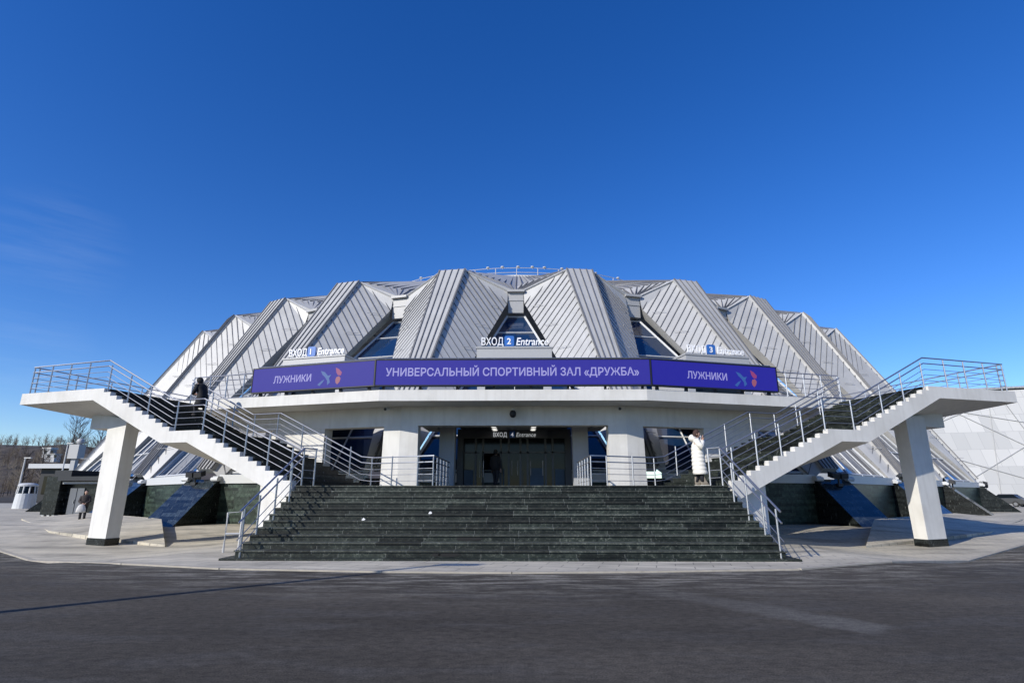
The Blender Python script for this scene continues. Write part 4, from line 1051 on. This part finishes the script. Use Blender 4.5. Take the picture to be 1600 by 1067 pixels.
def person(loc, face, label, pose, H=1.72, clothes='coat'):
    """pose: joint offsets for a 1.72 m figure, +y back, -y front, x to the figure's left... face = heading angle"""
    T = thing('person', label, 'person', loc)
    q = Matrix.Rotation(face, 4, 'Z'); k = H / 1.72
    W_ = lambda p: Vector(loc) + q @ (Vector(p) * k)
    J = pose; N = {}; Ed = []
    def nd(n, p, r): N[n] = (tuple(p), r)
    nd('pelvis', J['pelvis'], (.15, .12)); nd('waist', J['waist'], (.135, .105)); nd('chest', J['chest'], (.165, .12)); nd('neck', J['neck'], .055); nd('head0', J['head0'], .06)
    Ed += [('pelvis', 'waist'), ('waist', 'chest'), ('chest', 'neck'), ('neck', 'head0')]
    for s in ('l', 'r'):
        sh, el, wr, pa = (J[x + s] for x in ('sh', 'el', 'wr', 'pa'))
        nd('sh' + s, sh, .062); nd('el' + s, el, .046); nd('wr' + s, wr, .032); nd('pa' + s, pa, (.036, .022))
        hp, kn, an, to = (J[x + s] for x in ('hp', 'kn', 'an', 'to'))
        nd('hp' + s, hp, .088); nd('kn' + s, kn, .060); nd('an' + s, an, .038); nd('to' + s, to, .026)
        Ed += [('chest', 'sh' + s), ('sh' + s, 'el' + s), ('el' + s, 'wr' + s), ('wr' + s, 'pa' + s), ('pelvis', 'hp' + s), ('hp' + s, 'kn' + s), ('kn' + s, 'an' + s), ('an' + s, 'to' + s)]
        d = (Vector(pa) - Vector(wr)).normalized(); sd = d.cross(Vector((0, 1, .3))).normalized()
        for fi in range(4):
            off = sd * (.022 * (fi - 1.5)); ln = (.062, .075, .07, .055)[fi]
            a = Vector(pa) + d * .03 + off; b = a + d * ln * .6 + Vector((0, -.008, -.006)); c = b + d * ln * .35 + Vector((0, -.022, -.012))
            nd(f'f{s}{fi}a', a, .011); nd(f'f{s}{fi}b', b, .010); nd(f'f{s}{fi}c', c, .008); Ed += [('pa' + s, f'f{s}{fi}a'), (f'f{s}{fi}a', f'f{s}{fi}b'), (f'f{s}{fi}b', f'f{s}{fi}c')]
        a = Vector(wr) + d * .03 + sd * .03; b = a + d * .035 + sd * .025
        nd('th' + s, a, .012); nd('tj' + s, b, .010); Ed += [('wr' + s, 'th' + s), ('th' + s, 'tj' + s)]
    vs, fs = skin_obj(N, Ed, 'body', None, None)
    # head: egg with jaw, nose, ears; gaze along J['look']
    hc = Vector(J['head']); lk = Vector(J['look']).normalized(); rt = lk.cross(Vector((0, 0, 1))).normalized(); up = rt.cross(lk)
    mb = MB(); mb.add([W_(v) for v in vs], fs, 0)
    def hfn(p):
        x, y, z = p
        if z < 0: x *= 1 + z * 1.6; y2 = y * (1 + z * .8)
        else: y2 = y
        f = max(0, y)
        if abs(x) < .022 and y > .06 and -.045 < z < .02: y2 += .022 * (1 - abs(z + .02) / .05)
        return rt * x + lk * y2 + up * z
    m2 = MB(); m2.ball((0, 0, 0), (.078, .098, .118), 20, 14, fn=hfn)
    mb.add([W_(hc + v) for v in m2.v], m2.f, 0)
    for sx in (-1, 1):
        m2 = MB(); m2.ball((0, 0, 0), (.012, .02, .032), 8, 6, fn=lambda p: rt * p.x + lk * p.y + up * p.z); mb.add([W_(hc + rt * sx * .08 - lk * .005 - up * .005 + v) for v in m2.v], m2.f, 0)
        m2 = MB(); m2.ball((0, 0, 0), (.014, .008, .008), 8, 6, fn=lambda p: rt * p.x + lk * p.y + up * p.z); mb.add([W_(hc + rt * sx * .032 + lk * .088 + up * .012 + v) for v in m2.v], m2.f, 1)
    m2 = MB(); m2.ball((0, 0, 0), (.024, .007, .007), 8, 6, fn=lambda p: rt * p.x + lk * p.y + up * p.z); mb.add([W_(hc + lk * .083 - up * .06 + v) for v in m2.v], m2.f, 2)
    mb.build('body', [SKIN, HAIRB, cloth('lips', (.35, .12, .10))], T, True)
    def cw(p): return W_(p)
    return T, cw, (hc, lk, rt, up)
def ring(c, rx, ry, n=20, fx=Vector((1, 0, 0)), fy=Vector((0, 1, 0)), bump=None):
    return [Vector(c) + fx * rx * math.cos(t) * (1 + (bump(t) if bump else 0)) + fy * ry * math.sin(t) * (1 + (bump(t) if bump else 0)) for t in (2 * math.pi * k / n for k in range(n))]
def sleeve(T, cw, a, b, c, mat, r=(.085, .07, .055), puff=0):
    rings = []; pts = []
    a, b, c = Vector(a), Vector(b), Vector(c)
    for i in range(13):
        f = i / 12
        p = a + (b - a) * f * 2 if f < .5 else b + (c - b) * (f * 2 - 1)
        rr = r[0] + (r[1] - r[0]) * f * 2 if f < .5 else r[1] + (r[2] - r[1]) * (f * 2 - 1)
        pts.append((p, rr * (1 + puff * math.cos(f * 6 * 2 * math.pi))))
    mb = MB()
    for i, (p, rr) in enumerate(pts):
        d = (pts[min(i + 1, 12)][0] - pts[max(i - 1, 0)][0]).normalized(); u_ = d.cross(Vector((.3, .9, .2))).normalized(); v_ = u_.cross(d)
        rings.append([cw(p + u_ * rr * math.cos(t) + v_ * rr * math.sin(t)) for t in (2 * math.pi * k / 12 for k in range(12))])
    mb.loft(rings); return mb.build('sleeve', mat, T, True)
def coat(T, cw, secs, mat, name='coat', bump=None, n=24):
    mb = MB(); mb.loft([[cw(p) for p in ring(c, rx, ry, n, bump=bump)] for c, rx, ry in secs]); return mb.build(name, mat, T, True)
def shoes(T, cw, J, mat, sole=None, hgt=.16):
    for s in ('l', 'r'):
        an, to = Vector(J['an' + s]), Vector(J['to' + s]); d = (to - an); d.z = 0; d.normalize(); sd = Vector((-d.y, d.x, 0)); z0 = min(an.z, to.z) - .06
        f = lambda x, y, z: cw(Vector((an.x, an.y, z0)) + d * y + sd * x + Vector((0, 0, z)))
        mb = MB(); mb.loft([[f(.05 * math.cos(t) * (1 - .1 * j), (.07 + (.145 if math.sin(t) > 0 else 0) * (1 - j * .25) ** 2) * math.sin(t) * (1 - .05 * j), .025 + .045 * j * hgt / .16) for t in (2 * math.pi * k / 14 for k in range(14))] for j in range(4)])
        sh = mb.build('shoe', mat, T, True)
        if sole:
            mb = MB(); mb.loft([[f(.056 * math.cos(t), (.08 + (.145 if math.sin(t) > 0 else 0)) * math.sin(t), z) for t in (2 * math.pi * k / 14 for k in range(14))] for z in (0, .03)]); mb.build('sole', sole, sh)
def legs_cloth(T, cw, J, mat):
    for s in ('l', 'r'):
        hp, kn, an = Vector(J['hp' + s]), Vector(J['kn' + s]), Vector(J['an' + s]); mb = MB(); rings = []
        for p, r in ((hp + Vector((0, 0, .06)), .105), (hp, .105), ((hp + kn) / 2, .088), (kn, .072), ((kn + an) / 2, .064), (an + Vector((0, 0, .02)), .058)):
            rings.append([cw(p + Vector((r * math.cos(t), r * math.sin(t), 0))) for t in (2 * math.pi * k / 12 for k in range(12))])
        mb.loft(rings); mb.build('trouser_leg', mat, T, True)
def hair(T, cw, hd, mat, back=.02, long=0):
    hc, lk, rt, up = hd; mb = MB()
    def fn(p):
        return rt * p.x + lk * (min(p.y, .055) if p.z < .06 else p.y) + up * p.z
    mb.ball((0, 0, 0), (.094, .108, .128), 18, 12, fn=fn); mb.v = [cw(hc - lk * back + up * .018 + v) for v in mb.v]
    if long:
        m2 = MB(); m2.ball((0, 0, 0), (.085, .05, long), 12, 8, fn=lambda p: rt * p.x + lk * p.y + up * p.z); mb.add([cw(hc - lk * .075 - up * long * .6 + v) for v in m2.v], m2.f)
    return mb.build('hair', mat, T, True)
STAND = dict(pelvis=(0, 0, .93), waist=(0, .0, 1.08), chest=(0, .01, 1.30), neck=(0, .01, 1.45), head0=(0, -.01, 1.52), head=(0, -.025, 1.60), look=(0, -1, -.05),
             shl=(.17, .01, 1.39), ell=(.22, .03, 1.11), wrl=(.22, -.05, .88), pal=(.22, -.07, .81), shr=(-.17, .01, 1.39), elr=(-.22, .03, 1.11), wrr=(-.22, -.05, .88), par=(-.22, -.07, .81),
             hpl=(.09, 0, .88), knl=(.10, -.02, .48), anl=(.10, .03, .09), tol=(.11, -.13, .05), hpr=(-.09, 0, .88), knr=(-.10, -.02, .48), anr=(-.10, .03, .09), tor=(-.11, -.13, .05))
# woman in the long white coat on the landing, facing right, hands raised to her mouth
J = dict(STAND, look=(.0, -1, -.25), head=(0, -.05, 1.585), ell=(.25, -.12, 1.16), wrl=(.09, -.22, 1.40), pal=(.05, -.215, 1.47), elr=(-.25, -.12, 1.16), wrr=(-.10, -.20, 1.34), par=(-.05, -.215, 1.40), anl=(.08, .06, .09), tol=(.09, -.10, .05), anr=(-.09, -.10, .09), tor=(-.10, -.26, .05), knr=(-.09, -.08, .48))
T, cw, hd = person((5.92, 18.15, ZL), R(78), 'woman in a long cream puffer coat standing at the top of the granite stairs', J, 1.74)
legs_cloth(T, cw, J, CP); shoes(T, cw, J, BOOT, SOLE, .30)
secs = []
for i in range(46):
    f = i / 45; z = .34 + 1.08 * f
    q = .5 + .5 * math.cos(2 * math.pi * f * 9.0); q = q ** .6
    rx = (.255 - .03 * f) if f < .78 else .232 - .15 * ((f - .78) / .22) ** 1.5; ry = (.235 - .05 * f) if f < .8 else .19 - .09 * ((f - .8) / .2)
    secs.append(((0, -.015 + .01 * math.sin(f * 5) - .05 * (1 - f), z), rx * (1 - .07 * q), ry * (1 - .09 * q)))
coat(T, cw, secs, CW, bump=lambda t: .012 * math.sin(5 * t) + .01 * math.sin(9 * t + 1))
for s in ('l', 'r'): sleeve(T, cw, J['sh' + s], J['el' + s], J['wr' + s], CW, (.10, .092, .068), .07)
mb = MB(); 
for k in range(13):
    a = math.pi * (k / 12); 
mb.ball((0, 0, 0), (.16, .13, .12), 18, 10); mb.v = [cw(Vector((0, .09, 1.44)) + Vector((v.x, v.y, v.z + (.02 if v.y > 0 else -.02)))) for v in mb.v]; mb.build('hood', CW, T, True)
hair(T, cw, hd, HAIR, .02, .15)
# climber in black on the left flight
f = FR(-1)
J = dict(STAND, waist=(0, -.05, 1.07), chest=(0, -.14, 1.28), neck=(0, -.20, 1.41), head0=(0, -.23, 1.47), head=(0, -.27, 1.54), look=(0, -1, -.45), shl=(.18, -.15, 1.36), shr=(-.18, -.15, 1.36), ell=(.27, -.16, 1.10), wrl=(.16, -.34, 1.02), pal=(.10, -.38, 1.03),
         elr=(-.27, -.16, 1.10), wrr=(-.16, -.34, 1.02), par=(-.10, -.38, 1.03), knl=(.10, -.22, .55), anl=(.10, -.16, .24), tol=(.11, -.32, .20), anr=(-.10, .12, .09), tor=(-.10, -.04, .05), knr=(-.1, .04, .5))
T, cw, hd = person(f(6.75, 2.7, ZM + RI * 5 + .004), R(-105), 'person in a black hooded coat bending forward while climbing the left staircase', J, 1.78)
legs_cloth(T, cw, J, CP); shoes(T, cw, J, CB, None)
coat(T, cw, [((0, -.02, .50), .25, .23), ((0, -.03, .66), .245, .21), ((0, -.02, .82), .235, .19), ((0, -.02, .95), .215, .175), ((0, -.06, 1.1), .205, .165), ((0, -.12, 1.24), .24, .17), ((0, -.15, 1.37), .235, .155), ((0, -.18, 1.43), .13, .11)], CB, bump=lambda t: .02 * math.sin(4 * t))
for s in ('l', 'r'): sleeve(T, cw, J['sh' + s], J['el' + s], J['wr' + s], CB, (.095, .08, .06))
hc, lk, rt, up = hd; mb = MB(); mb.ball((0, 0, 0), (.125, .135, .15), 16, 10, fn=lambda p: rt * p.x + lk * min(p.y, .07) + up * p.z); mb.v = [cw(hc - lk * .02 + up * .005 + v) for v in mb.v]; mb.build('hood', CB, T, True)
# person on the left with a white bag
J = dict(STAND, look=(.25, -1, -.1), elr=(-.24, -.05, 1.12), wrr=(-.08, -.20, 1.02), par=(-.03, -.22, .98), ell=(.24, -.05, 1.12), wrl=(.08, -.20, 1.0), pal=(.04, -.22, .96))
T, cw, hd = person((-23.95, 31.9, .05), R(28), 'person in a dark jacket holding a white bag in front of the black kiosk', J, 1.70)
legs_cloth(T, cw, J, CP); shoes(T, cw, J, CB, None)
coat(T, cw, [((0, .0, .82), .215, .165), ((0, 0, 1.0), .205, .155), ((0, .0, 1.15), .205, .15), ((0, .01, 1.3), .225, .155), ((0, .01, 1.40), .225, .14), ((0, .01, 1.445), .16, .115), ((0, .01, 1.48), .085, .08)], CD, 'jacket')
for s in ('l', 'r'): sleeve(T, cw, J['sh' + s], J['el' + s], J['wr' + s], CD, (.085, .072, .055))
hair(T, cw, hd, HAIRB, .025)
bagp = cw((0.0, -.26, .55))
mb = MB(); rot = Matrix.Rotation(R(28), 3, 'Z')
mb.loft([[Vector((-23.95, 31.9, .05)) + rot @ Vector((-.06 + w_ * math.cos(t), -.30 + d_ * math.sin(t), z)) for t in (2 * math.pi * k / 14 for k in range(14))] for w_, d_, z in ((.20, .07, .52), (.23, .10, .56), (.21, .09, .72), (.15, .07, .88), (.05, .04, .96))])
tag(mb.build('carrier_bag', BAGW, smooth=True), 'crumpled white carrier bag held by the person in front of the black kiosk', 'bag')
# dark figure in the doorway, seen from behind
J = dict(STAND, look=(0, -1, 0), knl=(.10, -.10, .49), anl=(.10, -.12, .09), tol=(.1, -.27, .05), anr=(-.1, .14, .12), tor=(-.1, 0, .05))
T, cw, hd = person((-.86, 26.5, ZL), R(150), 'person in black walking in through the open glass door', J, 1.75)
legs_cloth(T, cw, J, CP); shoes(T, cw, J, CB, None)
coat(T, cw, [((0, .0, .80), .215, .165), ((0, 0, 1.0), .20, .155), ((0, .0, 1.15), .20, .15), ((0, .01, 1.3), .225, .155), ((0, .01, 1.40), .225, .14), ((0, .01, 1.445), .16, .115), ((0, .01, 1.48), .085, .08)], CB, 'jacket')
for s in ('l', 'r'): sleeve(T, cw, J['sh' + s], J['el' + s], J['wr' + s], CB, (.085, .072, .055))
hair(T, cw, hd, HAIRB, .025)
